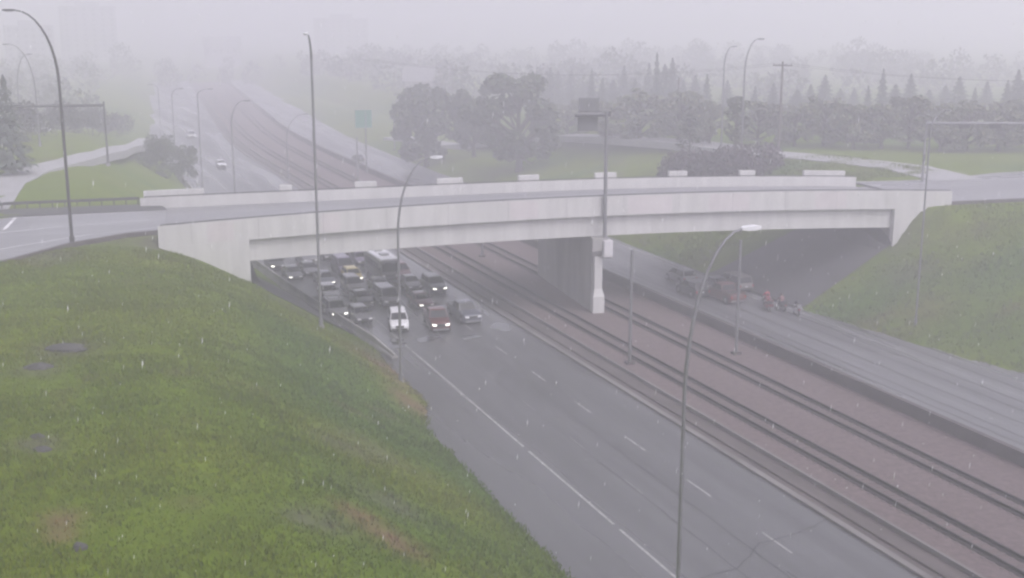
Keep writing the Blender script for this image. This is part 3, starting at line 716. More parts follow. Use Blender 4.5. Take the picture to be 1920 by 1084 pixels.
    if kind == 'pickup':
        bed = MB()
        bed.box(-hw * .88, hw * .88, Y(3.95), Y(5.6), bz + .002, bz + .006, 0)
        bed.build('cargo_bed', M['trim'], t)
        rl = MB()
        for s_ in (-1, 1): rl.box(s_ * hw * .9 - .06, s_ * hw * .9 + .06, Y(3.85), Y(5.7), bz, bz + .1)
        rl.box(-hw * .9, hw * .9, Y(5.58), Y(5.7), bz - .002, bz + .098)
        rl.build('bed_rail', pm, t)
    if roof_rack:
        rk = MB()
        for s_ in (-1, 1): rk.tube([(s_ * wr * .8, Y(a1 + .3), zr + .06), (s_ * wr * .8, Y(b1 - .3), zr + .06)], .025, 6)
        for d in (a1 + .6, b1 - .6): rk.box(-wr * .8, wr * .8, Y(d) - .03, Y(d) + .03, zr + .03, zr + .07)
        rk.build('roof_rack', M['trim'], t)
    r = {'sedan': .33, 'hatch': .32, 'suv': .37, 'pickup': .41, 'van': .35}[kind]
    for yy in (.9, l - .95):
        for s_ in (-1, 1):
            add_wheel(t, s_ * (hw - .1), Y(yy), r, .24)
            n = 12; MB().loft([[(s_ * q, Y(yy) + (r + w2) * math.cos(math.pi * k / n), r + (r + w2) * math.sin(math.pi * k / n)) for k in range(n + 1)] + [(s_ * q, Y(yy) + r * math.cos(math.pi * k / n), r + r * math.sin(math.pi * k / n)) for k in range(n, -1, -1)] for q, w2 in ((hw * .97, .06), (hw + .012, .06))]).build('wheel_arch', M['trim'], t)
    return t

P = {k: paint(k, c) for k, c in dict(white=(.72, .72, .73), silver=(.24, .24, .25), grey=(.075, .075, .08), pewter=(.13, .13, .136), charcoal=(.05, .052, .056), black=(.02, .02, .022),
     maroon=(.1, .014, .02), red=(.085, .012, .014), green=(.035, .05, .045), navy=(.05, .055, .085), slate=(.09, .095, .12), gold=(.42, .34, .05), plum=(.1, .08, .13), beige=(.19, .175, .165), rust=(.1, .03, .028)).items()}
V = vehicle
V('suv', 'suv', 27.3, 116.6, P['silver'], 'silver suv with both headlights lit, frontmost on the shoulder behind the tall pole', 'suv', lights=2, roof_rack=True)
V('hatch', 'car', 29.2, 114.0, P['pewter'], 'dull grey hatchback between the silver suv and the white suv', 'car')
V('suv', 'suv', 32.0, 109.4, P['white'], 'bright white suv stopped at the front of the waiting cars', 'suv', R(-13), lights=0)
V('pickup', 'pickup_truck', 35.7, 108.0, P['red'], 'dark red pickup truck with lit headlights at the front of the queue', 'pickup truck', R(-9), lights=2)
V('pickup', 'pickup_truck', 39.3, 110.0, P['slate'], 'slate blue pickup truck nearest the railway kerb', 'pickup truck')
V('suv', 'suv', 40.4, 124.0, P['green'], 'dark green suv with lit headlights behind the slate blue pickup', 'suv', lights=2)
V('sedan', 'car', 36.85, 117.6, P['maroon'], 'maroon sedan tucked in behind the dark red pickup', 'car', lights=-1)
V('sedan', 'car', 38.3, 126.4, P['pewter'], 'grey sedan with a black windshield beside the dark green suv', 'car')
V('van', 'van', 33.8, 120.1, P['silver'], 'light roofed grey minivan behind the white suv', 'van', roof_rack=False)
V('sedan', 'car', 34.7, 126.4, P['charcoal'], 'charcoal sedan between the minivan and the grey bus', 'car')
V('suv', 'suv', 31.8, 127.2, P['beige'], 'beige suv behind the dull grey hatchback', 'suv')
V('hatch', 'car', 33.2, 133.1, P['gold'], 'yellow hatchback with a lit headlight in the middle of the crowd', 'car', lights=2)
V('sedan', 'car', 29.7, 132.2, P['navy'], 'dark navy sedan with one lit headlight beside the tall pole', 'car', lights=1)
V('hatch', 'car', 28.55, 125.3, P['white'], 'white hatchback half hidden behind the tall pole', 'car')
V('sedan', 'car', 36.6, 142.6, P['plum'], 'plum coloured sedan behind the grey bus', 'car', lights=0)
V('suv', 'suv', 36.3, 150.3, P['white'], 'white suv farthest back, just under the girder', 'suv')
V('pickup', 'pickup_truck', 30.4, 144.6, P['pewter'], 'grey pickup truck at the back, left of the black suv', 'pickup truck')
V('suv', 'suv', 33.4, 146.6, P['black'], 'black suv at the back of the crowd under the girder', 'suv')
V('sedan', 'car', 26.85, 136.6, P['charcoal'], 'charcoal sedan with a lit headlight hugging the left concrete barrier', 'car', lights=-1)
V('suv', 'suv', 26.0, 143.1, P['black'], 'black suv behind the charcoal sedan along the left concrete barrier', 'suv', lights=-1)
V('sedan', 'car', 29.2, 138.4, P['grey'], 'mid grey sedan between the navy sedan and the grey pickup', 'car')
V('sedan', 'car', 31.2, 120.9, P['black'], 'black sedan boxed in left of the light roofed minivan', 'car')
V('van', 'van', 33.4, 138.2, P['plum'], 'plum coloured minivan behind the yellow hatchback', 'van')
V('suv', 'suv', 38.9, 132.6, P['maroon'], 'maroon suv standing right of the grey bus', 'suv')
# far road, driving away: rear towards the camera
G2 = 'vehicles sheltering on the far road'
V('suv', 'suv', 68.7, 118.0, P['silver'], 'silver suv seen from behind, leftmost on the far road', 'suv', R(180), group=G2)
V('pickup', 'pickup_truck', 68.6, 107.6, P['rust'], 'rusty red pickup truck seen from behind on the far road', 'pickup truck', R(180), group=G2)
V('suv', 'suv', 66.6, 111.6, P['black'], 'black suv seen from behind between the silver suv and the rusty pickup', 'suv', R(180), group=G2)
V('sedan', 'car', 70.6, 113.4, P['slate'], 'slate sedan seen from behind squeezed beside the pale minivan', 'car', R(180), group=G2)
V('van', 'van', 72.6, 112.3, P['beige'], 'pale minivan with a dark rear window on the far road', 'van', R(180), group=G2)
# hazy traffic beyond the bridge
G3 = 'hazy traffic beyond the bridge'
V('van', 'van', 37.2, 317, P['white'], 'small white van farthest away in the haze', 'van', group=G3)
V('sedan', 'car', 35.2, 251.2, P['white'], 'white sedan approaching in the haze beyond the left span', 'car', group=G3, lights=0)
V('sedan', 'car', 64.2, 250.7, P['charcoal'], 'dark sedan driving away beyond the tracks in the haze', 'car', R(180), group=G3)
tl = V('sedan', 'car', .4, 236, P['white'], 'white sedan beyond the ramp at the far left', 'car', R(80), group=G3); tl.location.z = float(terr(.4, 238)) + .1

def bus(x, y):
    t = empty('bus', (x, y + 3.8, 0)); tag(t, 'tall grey bus with a white roof in the middle of the queue', 'bus', 'vehicles waiting under the bridge')
    hw = 1.2; rings = []
    for yy, k, z in ((-3.8, .92, 2.5), (-3.6, .98, 2.62), (-3.0, 1, 2.66), (3.5, 1, 2.66), (3.78, .97, 2.6)):
        w_ = hw * k; rings.append([(-w_, yy, .35), (-w_, yy, z - .25), (-w_ * .93, yy, z - .05), (w_ * .93, yy, z - .05), (w_, yy, z - .25), (w_, yy, .35)])
    MB().loft(rings).build('body', P['pewter'], t, smooth=True)
    rf = MB(); rf.loft([[(-hw * .95 * k, -3.65 * k, z), (hw * .95 * k, -3.65 * k, z), (hw * .95 * k, 3.7 * k, z), (-hw * .95 * k, 3.7 * k, z)] for k, z in ((1, 2.6), (1, 2.78), (.9, 2.88))])
    rfo = rf.build('roof', P['white'], t)
    MB().box(-.5, .5, -1.6, -.5, 2.86, 3.05).build('roof_hatch', P['silver'], rfo, bevel=.03); MB().box(-.45, .45, 1.2, 2.3, 2.86, 3.08).build('air_conditioner', P['silver'], rfo, bevel=.03)
    MB().box(-1.0, 1.0, -3.83, -3.7, 1.35, 2.3).build('windshield', M['glass'], t, bevel=.02)
    for s_ in (-1, 1):
        for k in range(5): MB().box(s_ * 1.205 - .015, s_ * 1.205 + .015, -3.0 + 1.28 * k, -1.9 + 1.28 * k, 1.45, 2.2).build('side_window', M['glass'], t)
        MB().box(s_ * .85 - .2, s_ * .85 + .2, -3.84, -3.7, .75, .98).build('headlight', M['headlight'], t, bevel=.02)
        for yy in (-2.6, 2.4): add_wheel(t, s_ * 1.08, yy, .46, .28)
        MB().box(s_ * 1.28 - .1, s_ * 1.28 + .1, -3.85, -3.7, 1.5, 1.95).build('mirror', M['trim'], t)
    MB().box(-1.1, 1.1, -3.88, -3.65, .38, .62).build('bumper', M['trim'], t, bevel=.03)
    MB().box(-.5, .5, -3.83, -3.7, .72, 1.0).build('grille', M['trim'], t)
bus(36.95, 131.9)

# ------------------------------------------------------------------ motorcycles and riders
def motorcycle(x, y, rz, pm, label, white=False):
    t = empty('motorcycle', (x, y, 0), rz); tag(t, label, 'motorcycle', 'motorcycles stopped beside the slope paving')
    for yy in (-.75, .75): add_wheel(t, 0, yy, .32, .14)
    MB().tube([(0, -.75, .32), (0, -.52, .75), (0, -.42, 1.0)], [.05, .05, .04], 8).build('fork', M['alloy'], t)
    MB().tube([(-.38, -.25, 1.05), (-.2, -.4, 1.06), (.2, -.4, 1.06), (.38, -.25, 1.05)], .02, 6).build('handlebar', M['trim'], t)
    MB().loft([[(-w_, yy, z0), (w_, yy, z0), (w_ * .6, yy, z1), (-w_ * .6, yy, z1)] for yy, w_, z0, z1 in ((-.5, .1, .55, .85), (-.3, .2, .35, 1.0), (.05, .2, .3, .95), (.15, .14, .4, .82))]).build('tank', pm, t, bevel=.03)
    MB().loft([[(-w_, yy, z0), (w_, yy, z0), (w_ * .9, yy, z1), (-w_ * .9, yy, z1)] for yy, w_, z0, z1 in ((.1, .13, .62, .8), (.4, .16, .64, .78), (.8, .15, .7, .86), (.98, .08, .74, .88))]).build('seat', M['trim'], t, bevel=.02)
    MB().box(-.17, .17, -.3, .25, .22, .5).build('engine', M['steel_dark'], t, bevel=.04)
    for s_ in (-1, 1):
        MB().tube([(s_ * .16, -.1, .28), (s_ * .2, .5, .3), (s_ * .2, .98, .36)], [.04, .055, .06], 8).build('exhaust', M['alloy'], t)
        MB().box(s_ * .3 - .13, s_ * .3 + .13, .45, .98, .5, .84).build('pannier', P['silver'] if white else pm, t, bevel=.04)
    MB().box(-.2, .2, .72, 1.08, .88, 1.18).build('top_case', P['silver'] if white else M['trim'], t, bevel=.05)
    MB().box(-.1, .1, 1.0, 1.05, .68, .78).build('taillight', M['taillight'], t)
    MB().loft([[(-.2, -.62, .8), (.2, -.62, .8), (.2, -.6, .83), (-.2, -.6, .83)], [(-.13, -.46, 1.3), (.13, -.46, 1.3), (.13, -.44, 1.3), (-.13, -.44, 1.3)]]).build('windscreen', M['glass'], t)
    MB().box(-.12, .12, -.7, -.55, .78, 1.0).build('headlight', M['headlight'], t, bevel=.03)
    return t
def rider(x, y, rz, jm, label):
    """seated figure, hands on the bars; origin on the ground under the seat"""
    J = dict(pel=(0, .12, .93), bel=(0, .08, 1.08), che=(0, 0, 1.32), nec=(0, -.05, 1.5), chin=(0, -.08, 1.58), hed=(0, -.07, 1.7), top=(0, -.06, 1.8),
             shl=(-.2, -.02, 1.42), ell=(-.33, -.16, 1.18), wrl=(-.36, -.26, 1.09), hal=(-.35, -.33, 1.07), shr=(.2, -.02, 1.42), elr=(.33, -.16, 1.18), wrr=(.36, -.26, 1.09), har=(.35, -.33, 1.07),
             hil=(-.13, .1, .88), knl=(-.3, -.3, .68), anl=(-.27, -.02, .14), tol=(-.29, -.2, .06), hir=(.13, .1, .88), knr=(.3, -.3, .68), anr=(.27, -.02, .14), tor=(.29, -.2, .06))
    RAD = dict(pel=.16, bel=.15, che=.18, nec=.065, chin=.075, hed=.1, top=.06, shl=.085, ell=.06, wrl=.045, hal=.04, hil=.11, knl=.075, anl=.05, tol=.045)
    def skin(name, keys, edges, m, parent, k=1.0, smooth=True):
        ix = {q: i for i, q in enumerate(keys)}
        me = bpy.data.meshes.new(name); me.from_pydata([J[q] for q in keys], [(ix[a], ix[b]) for a, b in edges], [])
        me.materials.append(m)
        o = bpy.data.objects.new(name, me); COL.objects.link(o); o.parent = parent
        md = o.modifiers.new('skin', 'SKIN'); md.use_smooth_shade = True
        me.skin_vertices.new() if not me.skin_vertices else None
        for q in keys:
            r = RAD.get(q, RAD.get(q[:-1] + 'l', .05)) * k; v = me.skin_vertices[0].data[ix[q]]; v.radius = (r, r)
        me.skin_vertices[0].data[0].use_root = True
        sb = o.modifiers.new('sub', 'SUBSURF'); sb.levels = sb.render_levels = 1
        return o
    E = [('pel', 'bel'), ('bel', 'che'), ('che', 'nec'), ('nec', 'chin'), ('chin', 'hed'), ('hed', 'top')]
    for s_ in 'lr': E += [('che', 'sh' + s_), ('sh' + s_, 'el' + s_), ('el' + s_, 'wr' + s_), ('wr' + s_, 'ha' + s_), ('pel', 'hi' + s_), ('hi' + s_, 'kn' + s_), ('kn' + s_, 'an' + s_), ('an' + s_, 'to' + s_)]
    ks = ['pel'] + [k for k in J if k != 'pel']
    o = skin('person', ks, E, M['skin'], None)
    o.location = (x, y, 0); o.rotation_euler.z = rz; tag(o, label, 'person')
    # five fingers and a thumb closed round each grip
    for s_ in (-1, 1):
        for k in range(4): MB().tube([(s_ * (.29 + .03 * k), -.33, 1.085), (s_ * (.29 + .03 * k), -.39, 1.075), (s_ * (.29 + .03 * k), -.385, 1.03)], [.012, .011, .009], 6).build('finger', M['trim'], o)
        MB().tube([(s_ * .3, -.31, 1.06), (s_ * .27, -.36, 1.04)], [.014, .01], 6).build('thumb', M['trim'], o)
    tors = ['pel', 'bel', 'che', 'nec', 'shl', 'ell', 'wrl', 'shr', 'elr', 'wrr']
    skin('jacket', tors, [(a, b) for a, b in E if a in tors and b in tors], jm, o, 1.16)
    legs = ['pel', 'hil', 'knl', 'anl', 'tol', 'hir', 'knr', 'anr', 'tor']
    skin('trousers', legs, [(a, b) for a, b in E if a in legs and b in legs], M['denim'], o, 1.14)
    MB().ball((0, -.07, 1.71), (.135, .155, .15), 12, 8).build('helmet', M['helmet'], o, smooth=True)
    MB().ball((0, -.16, 1.7), (.09, .07, .05), 10, 6).build('visor', M['glass'], o, smooth=True)
    return o
motorcycle(71.3, 106.4, R(170), P['maroon'], 'maroon motorcycle under the rider in the red jacket')
rider(71.3, 106.25, R(170), M['jacket_red'], 'person in a red jacket and helmet sitting on the rearmost motorcycle')
motorcycle(71.6, 104.1, R(175), P['charcoal'], 'charcoal motorcycle under the rider in the faded rose jacket')
rider(71.6, 103.95, R(175), M['jacket_pink'], 'person in a faded rose jacket sitting on the middle motorcycle')
motorcycle(70.2, 104.6, R(165), P['maroon'], 'maroon motorcycle nearest the low median wall under the rider in dark wine red')
rider(70.2, 104.45, R(165), M['jacket_dark'], 'person in a dark wine red jacket sitting on the motorcycle nearest the wall')
motorcycle(72.0, 101.8, R(160), P['black'], 'black motorcycle with pale luggage cases and no rider', True)

# ------------------------------------------------------------------ trees and bushes
TREES = [('decid', 74.67, 237.14, 0.17, 16.78, 10.57), ('decid', 82.69, 206.11, 2.29, 17.94, 13.43), ('decid', 83.62, 233.3, 2.07, 15.75, 8.31), ('decid', 98.34, 219.41, 6.34, 6.11, 9.66), ('decid', 99.75, 205.28, 6.93, 7.93, 8.16), ('decid', 101.88, 194.64, 7.9, 9.66, 11.29), ('decid', 103.94, 184.24, 8.83, 8.86, 8.5), ('decid', 104.2, 174.26, 9.2, 7.9, 6.8), ('decid', 108.14, 165.95, 9.85, 7.23, 8.41), ('decid', 113.13, 162.85, 10.0, 5.89, 7.09), ('decid', 117.91, 161.67, 10.0, 7.95, 8.04), ('decid', 119.13, 155.74, 10.0, 6.96, 7.01), ('decid', 123.6, 154.67, 10.0, 7.24, 7.96), ('decid', 128.04, 153.77, 10.0, 8.18, 8.49), ('decid', 129.32, 147.93, 10.0, 7.04, 7.02), ('decid', 133.6, 146.94, 10.0, 7.64, 7.98), ('decid', 138.51, 145.67, 10.0, 6.79, 8.53), ('decid', 143.2, 144.47, 10.0, 7.56, 9.08), ('decid', 107.63, 251.08, 8.09, 3.14, 9.74), ('decid', 109.97, 235.26, 9.37, 3.61, 9.84), ('decid', 112.28, 222.81, 9.91, 3.34, 9.46), ('decid', 114.42, 210.06, 10.0, 4.82, 9.6), ('decid', 116.43, 200.26, 10.0, 5.76, 8.27), ('decid', 124.85, 185.56, 10.0, 4.89, 8.98), ('decid', 129.79, 182.28, 10.0, 5.36, 8.49), ('decid', 133.98, 179.49, 10.0, 5.05, 8.99), ('decid', 138.35, 176.71, 10.0, 4.74, 8.01), ('decid', 142.18, 174.21, 10.0, 5.74, 8.53), ('decid', 146.48, 171.34, 10.0, 4.42, 8.05), ('decid', 150.47, 168.73, 10.0, 5.42, 8.57), ('decid', 154.51, 166.11, 10.0, 6.13, 9.11), ('decid', 158.64, 163.39, 10.0, 6.38, 9.14), ('spruce', 119.57, 285.55, 6.48, 11.5, 3.86), ('spruce', 125.46, 290.54, 6.28, 11.44, 4.94), ('spruce', 132.34, 300.98, 6.03, 10.37, 4.25), ('spruce', 138.54, 306.2, 6.01, 10.38, 5.39), ('spruce', 122.65, 259.41, 8.04, 10.6, 3.84), ('spruce', 130.81, 264.51, 7.7, 7.84, 4.87), ('spruce', 137.07, 271.13, 7.27, 11.5, 4.2), ('spruce', 145.64, 274.2, 7.09, 12.0, 5.26), ('spruce', 126.64, 234.92, 9.5, 13.4, 3.81), ('spruce', 133.93, 244.62, 8.99, 10.98, 4.85), ('spruce', 141.39, 254.55, 8.36, 12.66, 4.28), ('spruce', 148.67, 256.23, 8.25, 8.61, 5.28), ('spruce', 131.18, 221.23, 9.95, 8.88, 3.9), ('spruce', 145.37, 217.87, 9.99, 6.87, 3.27), ('spruce', 163.13, 224.56, 9.87, 8.07, 4.33), ('spruce', 177.77, 233.37, 9.57, 4.71, 3.79), ('spruce', 157.61, 198.01, 10.0, 10.39, 4.06), ('spruce', 171.72, 206.71, 10.0, 8.77, 3.59), ('spruce', 186.31, 208.64, 10.0, 7.88, 4.61), ('spruce', 201.58, 216.8, 10.0, 6.21, 4.09), ('spruce', 180.59, 188.66, 10.0, 8.11, 4.42), ('spruce', 188.69, 194.41, 10.0, 9.86, 3.86), ('spruce', 131.42, 309.23, 6.01, 7.48, 5.84), ('spruce', 139.51, 300.54, 6.03, 7.41, 4.87), ('spruce', 123.45, 255.26, 8.32, 8.27, 5.06), ('spruce', 132.4, 256.28, 8.25, 7.89, 4.37), ('spruce', 141.33, 249.03, 8.72, 7.34, 3.57), ('spruce', 152.92, 248.52, 8.75, 7.12, 4.55), ('spruce', 135.54, 209.64, 10.0, 6.9, 3.23), ('spruce', 150.93, 217.36, 9.99, 5.33, 4.25), ('spruce', 161.93, 228.08, 9.77, 5.93, 3.74), ('spruce', 172.75, 231.87, 9.63, 4.71, 4.77), ('spruce', 156.62, 201.12, 10.0, 6.91, 3.52), ('spruce', 166.89, 205.52, 10.0, 6.71, 4.48), ('spruce', 182.52, 213.56, 10.0, 4.86, 4.01), ('spruce', 195.44, 223.29, 9.9, 5.14, 5.16), ('spruce', 172.98, 189.23, 10.0, 6.77, 3.77), ('spruce', 191.59, 195.35, 10.0, 7.6, 4.88), ('spruce', -3.37, 168.11, 10.23, 12.81, 4.14), ('small', 93.96, 149.74, 8.31, 10.88, 4.75), ('small', 92.73, 160.83, 7.59, 8.19, 4.57), ('small', 100.42, 192.85, 7.44, 5.81, 2.91)]  # from image pixels, like lamps and cars; most spruces pushed along line of sight
def leaf_cloud(name, centers, sizes, n, leaf, col, seed, parent=None, flat=1.0, mat_=None):
    """many small leaf faces spread through several overlapping clumps"""
    r = np.random.default_rng(seed); C_ = np.array(centers, float); Sz = np.array(sizes, float)
    p = Sz.prod(1) if Sz.ndim > 1 else Sz ** 3; p = p / p.sum()
    k = r.choice(len(C_), n, p=p); u = r.normal(size=(n, 3)); u /= np.linalg.norm(u, axis=1)[:, None]
    rad = r.uniform(.25, 1, n) ** .45
    pos = C_[k] + u * rad[:, None] * (Sz[k] if Sz.ndim > 1 else Sz[k][:, None])
    a = r.normal(size=(n, 3)); a /= np.linalg.norm(a, axis=1)[:, None]; b = np.cross(a, r.normal(size=(n, 3))); b /= np.linalg.norm(b, axis=1)[:, None] + 1e-9
    s_ = leaf * r.uniform(.6, 1.4, n)[:, None]
    Vv = np.stack([pos - a * s_, pos + b * s_ * .6, pos + a * s_, pos - b * s_ * .6], 1).reshape(-1, 3)
    cl = r.uniform(.7, 1.35, len(C_))
    t = np.array(col)[None] * (cl[k] * r.uniform(.75, 1.3, n))[:, None] * np.stack([r.uniform(.85, 1.2, n), np.ones(n), r.uniform(.8, 1.1, n)], -1)
    return arr_mesh(name, Vv, np.arange(4 * n).reshape(-1, 4), mat_ or M['leaf_a'], np.repeat(t, 4, 0), parent)
_tm = {}
def tree_meshes(kind, var):
    """unit-height crown and trunk, shared by the copies"""
    if (kind, var) in _tm: return _tm[(kind, var)]
    r = random.Random(100 * var + len(kind)); tk = MB(); cs = []; ss = []
    if kind == 'decid':
        tk.tube([(0, 0, -.03), (.01, 0, .2), (.0, .01, .45), (.01, 0, .8)], [.03, .022, .016, .006], 7)
        for k in range(34):
            z = r.uniform(.14, .93); q = .34 * math.sqrt(max(.05, 1 - ((z - .5) / .5) ** 2)) * r.uniform(.45, 1.0); a = r.uniform(0, 6.28)
            c = (q * math.cos(a), q * math.sin(a), z); cs.append(c); rr_ = r.uniform(.05, .13); ss.append((rr_, rr_, rr_ * .85))
            tk.tube([(0, 0, max(.15, z - .25)), (c[0] * .6, c[1] * .6, z - .08), c], [.012, .008, .003], 5)
        cr = leaf_cloud('crown', cs, ss, 3000 if var < 10 else 6000, .028, (.115, .13, .085) if var < 10 else (.055, .072, .042), var)  # row crowns tinted paler: extra haze put into the leaf colour
    elif kind == 'spruce':
        tk.tube([(0, 0, -.02), (0, 0, .98)], [.018, .002], 7)
        rg = np.random.default_rng(var + 50); n = 2400; h = rg.uniform(.04, 1, n) ** .8
        tier = .75 + .25 * np.cos(h * 2 * np.pi * 9 + var); rad = (.012 + .48 * (1 - h) ** .9) * tier * rg.uniform(.2, 1, n) ** .5 * rg.uniform(.75, 1.05, n); a = rg.uniform(0, 6.28, n)
        pos = np.stack([rad * np.cos(a), rad * np.sin(a), h - rad * .1], -1)
        d = np.stack([np.cos(a), np.sin(a), np.full(n, -.45)], -1) * (rg.uniform(.03, .075, n) * (1.15 - .85 * h))[:, None]; e = np.stack([-np.sin(a), np.cos(a), np.zeros(n)], -1) * (rg.uniform(.016, .036, n) * (1.15 - .85 * h))[:, None]
        Vv = np.stack([pos - d * .5, pos + e, pos + d, pos - e], 1).reshape(-1, 3)
        t = np.array((.06, .075, .06))[None] * rg.uniform(.6, 1.6, n)[:, None]
        cr = arr_mesh('crown', Vv, np.arange(4 * n).reshape(-1, 4), M['leaf_a'], np.repeat(t, 4, 0))
    else:
        tk.tube([(0, 0, -.03), (.004, 0, .4), (-.004, 0, .9)], [.016, .012, .005], 7)
        for k in range(4 + var):
            a = 2.4 * k; z = .45 + .1 * k; q = .1 - .008 * k; cs.append((q * math.cos(a), q * math.sin(a), z)); ss.append((.09, .09, .09)); tk.tube([(0, 0, z - .15), cs[-1]], [.008, .003], 5)
        cs.append((0, 0, .9)); ss.append((.13, .13, .1))
        cr = leaf_cloud('crown', cs, ss, 620, .024, (.05, .062, .04), var + 7)
    tr2 = tk.build('trunk', M['bark'])
    _tm[(kind, var)] = (cr.data, tr2.data); bpy.data.objects.remove(cr); bpy.data.objects.remove(tr2)
    return _tm[(kind, var)]
ORD = 'first second third fourth fifth sixth seventh eighth ninth tenth eleventh twelfth thirteenth fourteenth fifteenth sixteenth seventeenth eighteenth nineteenth twentieth twenty-first twenty-second'.split()
rt = random.Random(8); cnt = {'decid': 0, 'spruce': 0, 'small': 0}
SPECIAL = {('decid', 0): 'broad leafy tree right of the green sign, beyond the left bridge span', ('decid', 1): 'largest rounded leafy tree left of the sign mast', ('decid', 2): 'paler leafy tree between the two big leafy trees',
           ('spruce', 38): 'dark pointed spruce at the left edge behind the signal arm',
           ('small', 0): 'small tree with a round top behind the dark purple bushes', ('small', 1): 'slim young tree left of the round topped tree', ('small', 2): 'tiny young tree by the far ramp road'}
for kind, x, y, z, h, wd in TREES:
    i = cnt[kind]; cnt[kind] += 1
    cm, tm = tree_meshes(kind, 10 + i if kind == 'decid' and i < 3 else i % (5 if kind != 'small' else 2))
    nat = {'decid': .84, 'spruce': .8, 'small': .38}[kind]; sx = wd * {'spruce': 1.25 + .28 * (i * 7 % 4), 'decid': 1.22 if i > 2 else 1.55, 'small': 1}[kind] / (nat * h)
    nm = {'decid': 'leafy_tree', 'spruce': 'spruce_tree', 'small': 'young_tree'}[kind]
    t = empty(nm, (x, y, z), rt.uniform(0, 6.28))
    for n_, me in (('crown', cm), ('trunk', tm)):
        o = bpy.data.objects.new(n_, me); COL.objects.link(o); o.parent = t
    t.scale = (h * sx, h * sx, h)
    if (kind, i) in SPECIAL: lab = SPECIAL[(kind, i)]
    elif kind == 'decid' and i > 17: lab = f'pale leafy tree in the back row behind the leafy trees, {ORD[i - 18]} from the left'
    elif kind == 'decid': lab = f'rounded hazy leafy tree, {ORD[i - 3]} from the left in the row right of the sign mast'
    elif i > 21: lab = f'short pale spruce half hidden by the leafy row, {ORD[i - 22]} from the left'
    else: lab = f'faint tall pointed spruce, {ORD[i]} from the left above the leafy tree row'
    tag(t, lab, 'tree', {'decid': 'leafy trees beyond the bridge', 'spruce': 'spruces in the haze', 'small': 'young trees by the ramp'}[kind])

def bush(name, loc, dims, col, seed, label, n=1800, leaf=.16, lumps=12, group=None, boxy=False):
    r = random.Random(seed); t = empty(name, loc); cs = []; ss = []
    for k in range(lumps):
        if boxy: c = (r.uniform(-.8, .8) * dims[0] / 2, r.uniform(-.7, .7) * dims[1] / 2, r.uniform(.15, .8) * dims[2])
        else:
            a = r.uniform(0, 6.28); q = r.uniform(0, .85); c = (q * math.cos(a) * dims[0] / 2, q * math.sin(a) * dims[1] / 2, dims[2] * (.2 + .55 * (1 - q * q) * r.uniform(.6, 1)))
        s_ = min(dims[2] * .34, dims[0] * .22) * r.uniform(.7, 1.2); cs.append(c); ss.append((s_, s_, s_))
    leaf_cloud('foliage', cs, ss, n, leaf, col, seed, t)
    st = MB()
    for k in range(6): c = cs[k % lumps]; st.tube([(c[0] * .25, c[1] * .25, -.3), (c[0] * .7, c[1] * .7, c[2] * .6), c], [.06, .04, .015], 5)
    st.build('stems', M['bark'], t); tag(t, label, 'bush', group); return t
bush('bush', (20.0, 222, 2.2), (6.2, 6, 8.6), (.05, .065, .04), 3, 'tall dense square bush on the left grass beyond the bridge', 4200, .2, 26, boxy=True)
bush('bush', (25.0, 228, .6), (4.4, 5, 7.6), (.052, .066, .042), 4, 'slightly lower bush joined to the right of the square bush', 2800, .2, 18, boxy=True)
bush('bush', (93.6, 145.4, 7.7), (10.5, 6, 4.6), (.05, .036, .045), 5, 'wide dark purple bush behind the right bridge parapet', 9000, .24, 40, boxy=True)
bush('bush', (87.6, 150, 6.7), (10, 6, 4.8), (.048, .036, .043), 6, 'dark purple bush left of the wide purple bush', 8000, .24, 36, boxy=True)
bush('bush', (85.6, 154, 6.3), (3.2, 3.2, 3.2), (.06, .072, .045), 7, 'small green bush at the left end of the purple bushes', 1100, .15, 9)
GB = 'bushes far left beyond the ramp'
for k, (x, y, d, h, lab) in enumerate(((-5.5, 190, 7, 6.5, 'dark bushes under the spruce at the left edge'), (-1.5, 214, 8, 6.8, 'hazy thicket left of the far lamp post'), (4.5, 228, 8, 6.6, 'hazy thicket under the long signal arm'), (10, 246, 9, 6, 'faint thicket right of the signal mast'), (-9, 176, 5, 4, 'low bushes at the far left edge by the ramp'), (16, 275, 10, 5.5, 'faintest thicket behind the square bush'))):
    bush('thicket', (x, y, float(terr(x, y)) - .1), (d, d * .7, h), (.05, .055, .05), 20 + k, lab, 2200, .22, 16, GB)

# woods and gardens that read as one pale mass far beyond the bridge
r = np.random.default_rng(5); cs = []; ss = []
while len(cs) < 520:
    x, y = r.uniform(-140, 420), r.uniform(300, 640)
    if 10 < x - float(bend(y)) < 92 and y < 560: continue
    if y < 330 and 40 < x < 100: continue
    q = r.uniform(2.5, 6.5); cs.append((x, y, float(terr(x, y)) + r.uniform(.1, .9) * r.uniform(4, 9))); ss.append((q, q, q * r.uniform(.8, 1.5)))
o = leaf_cloud('woodland', cs, ss, 70000, .8, (.085, .1, .075), 91); tag(o, 'pale woods and gardens dissolving into the hail mist on the horizon', 'woods', kind='stuff')

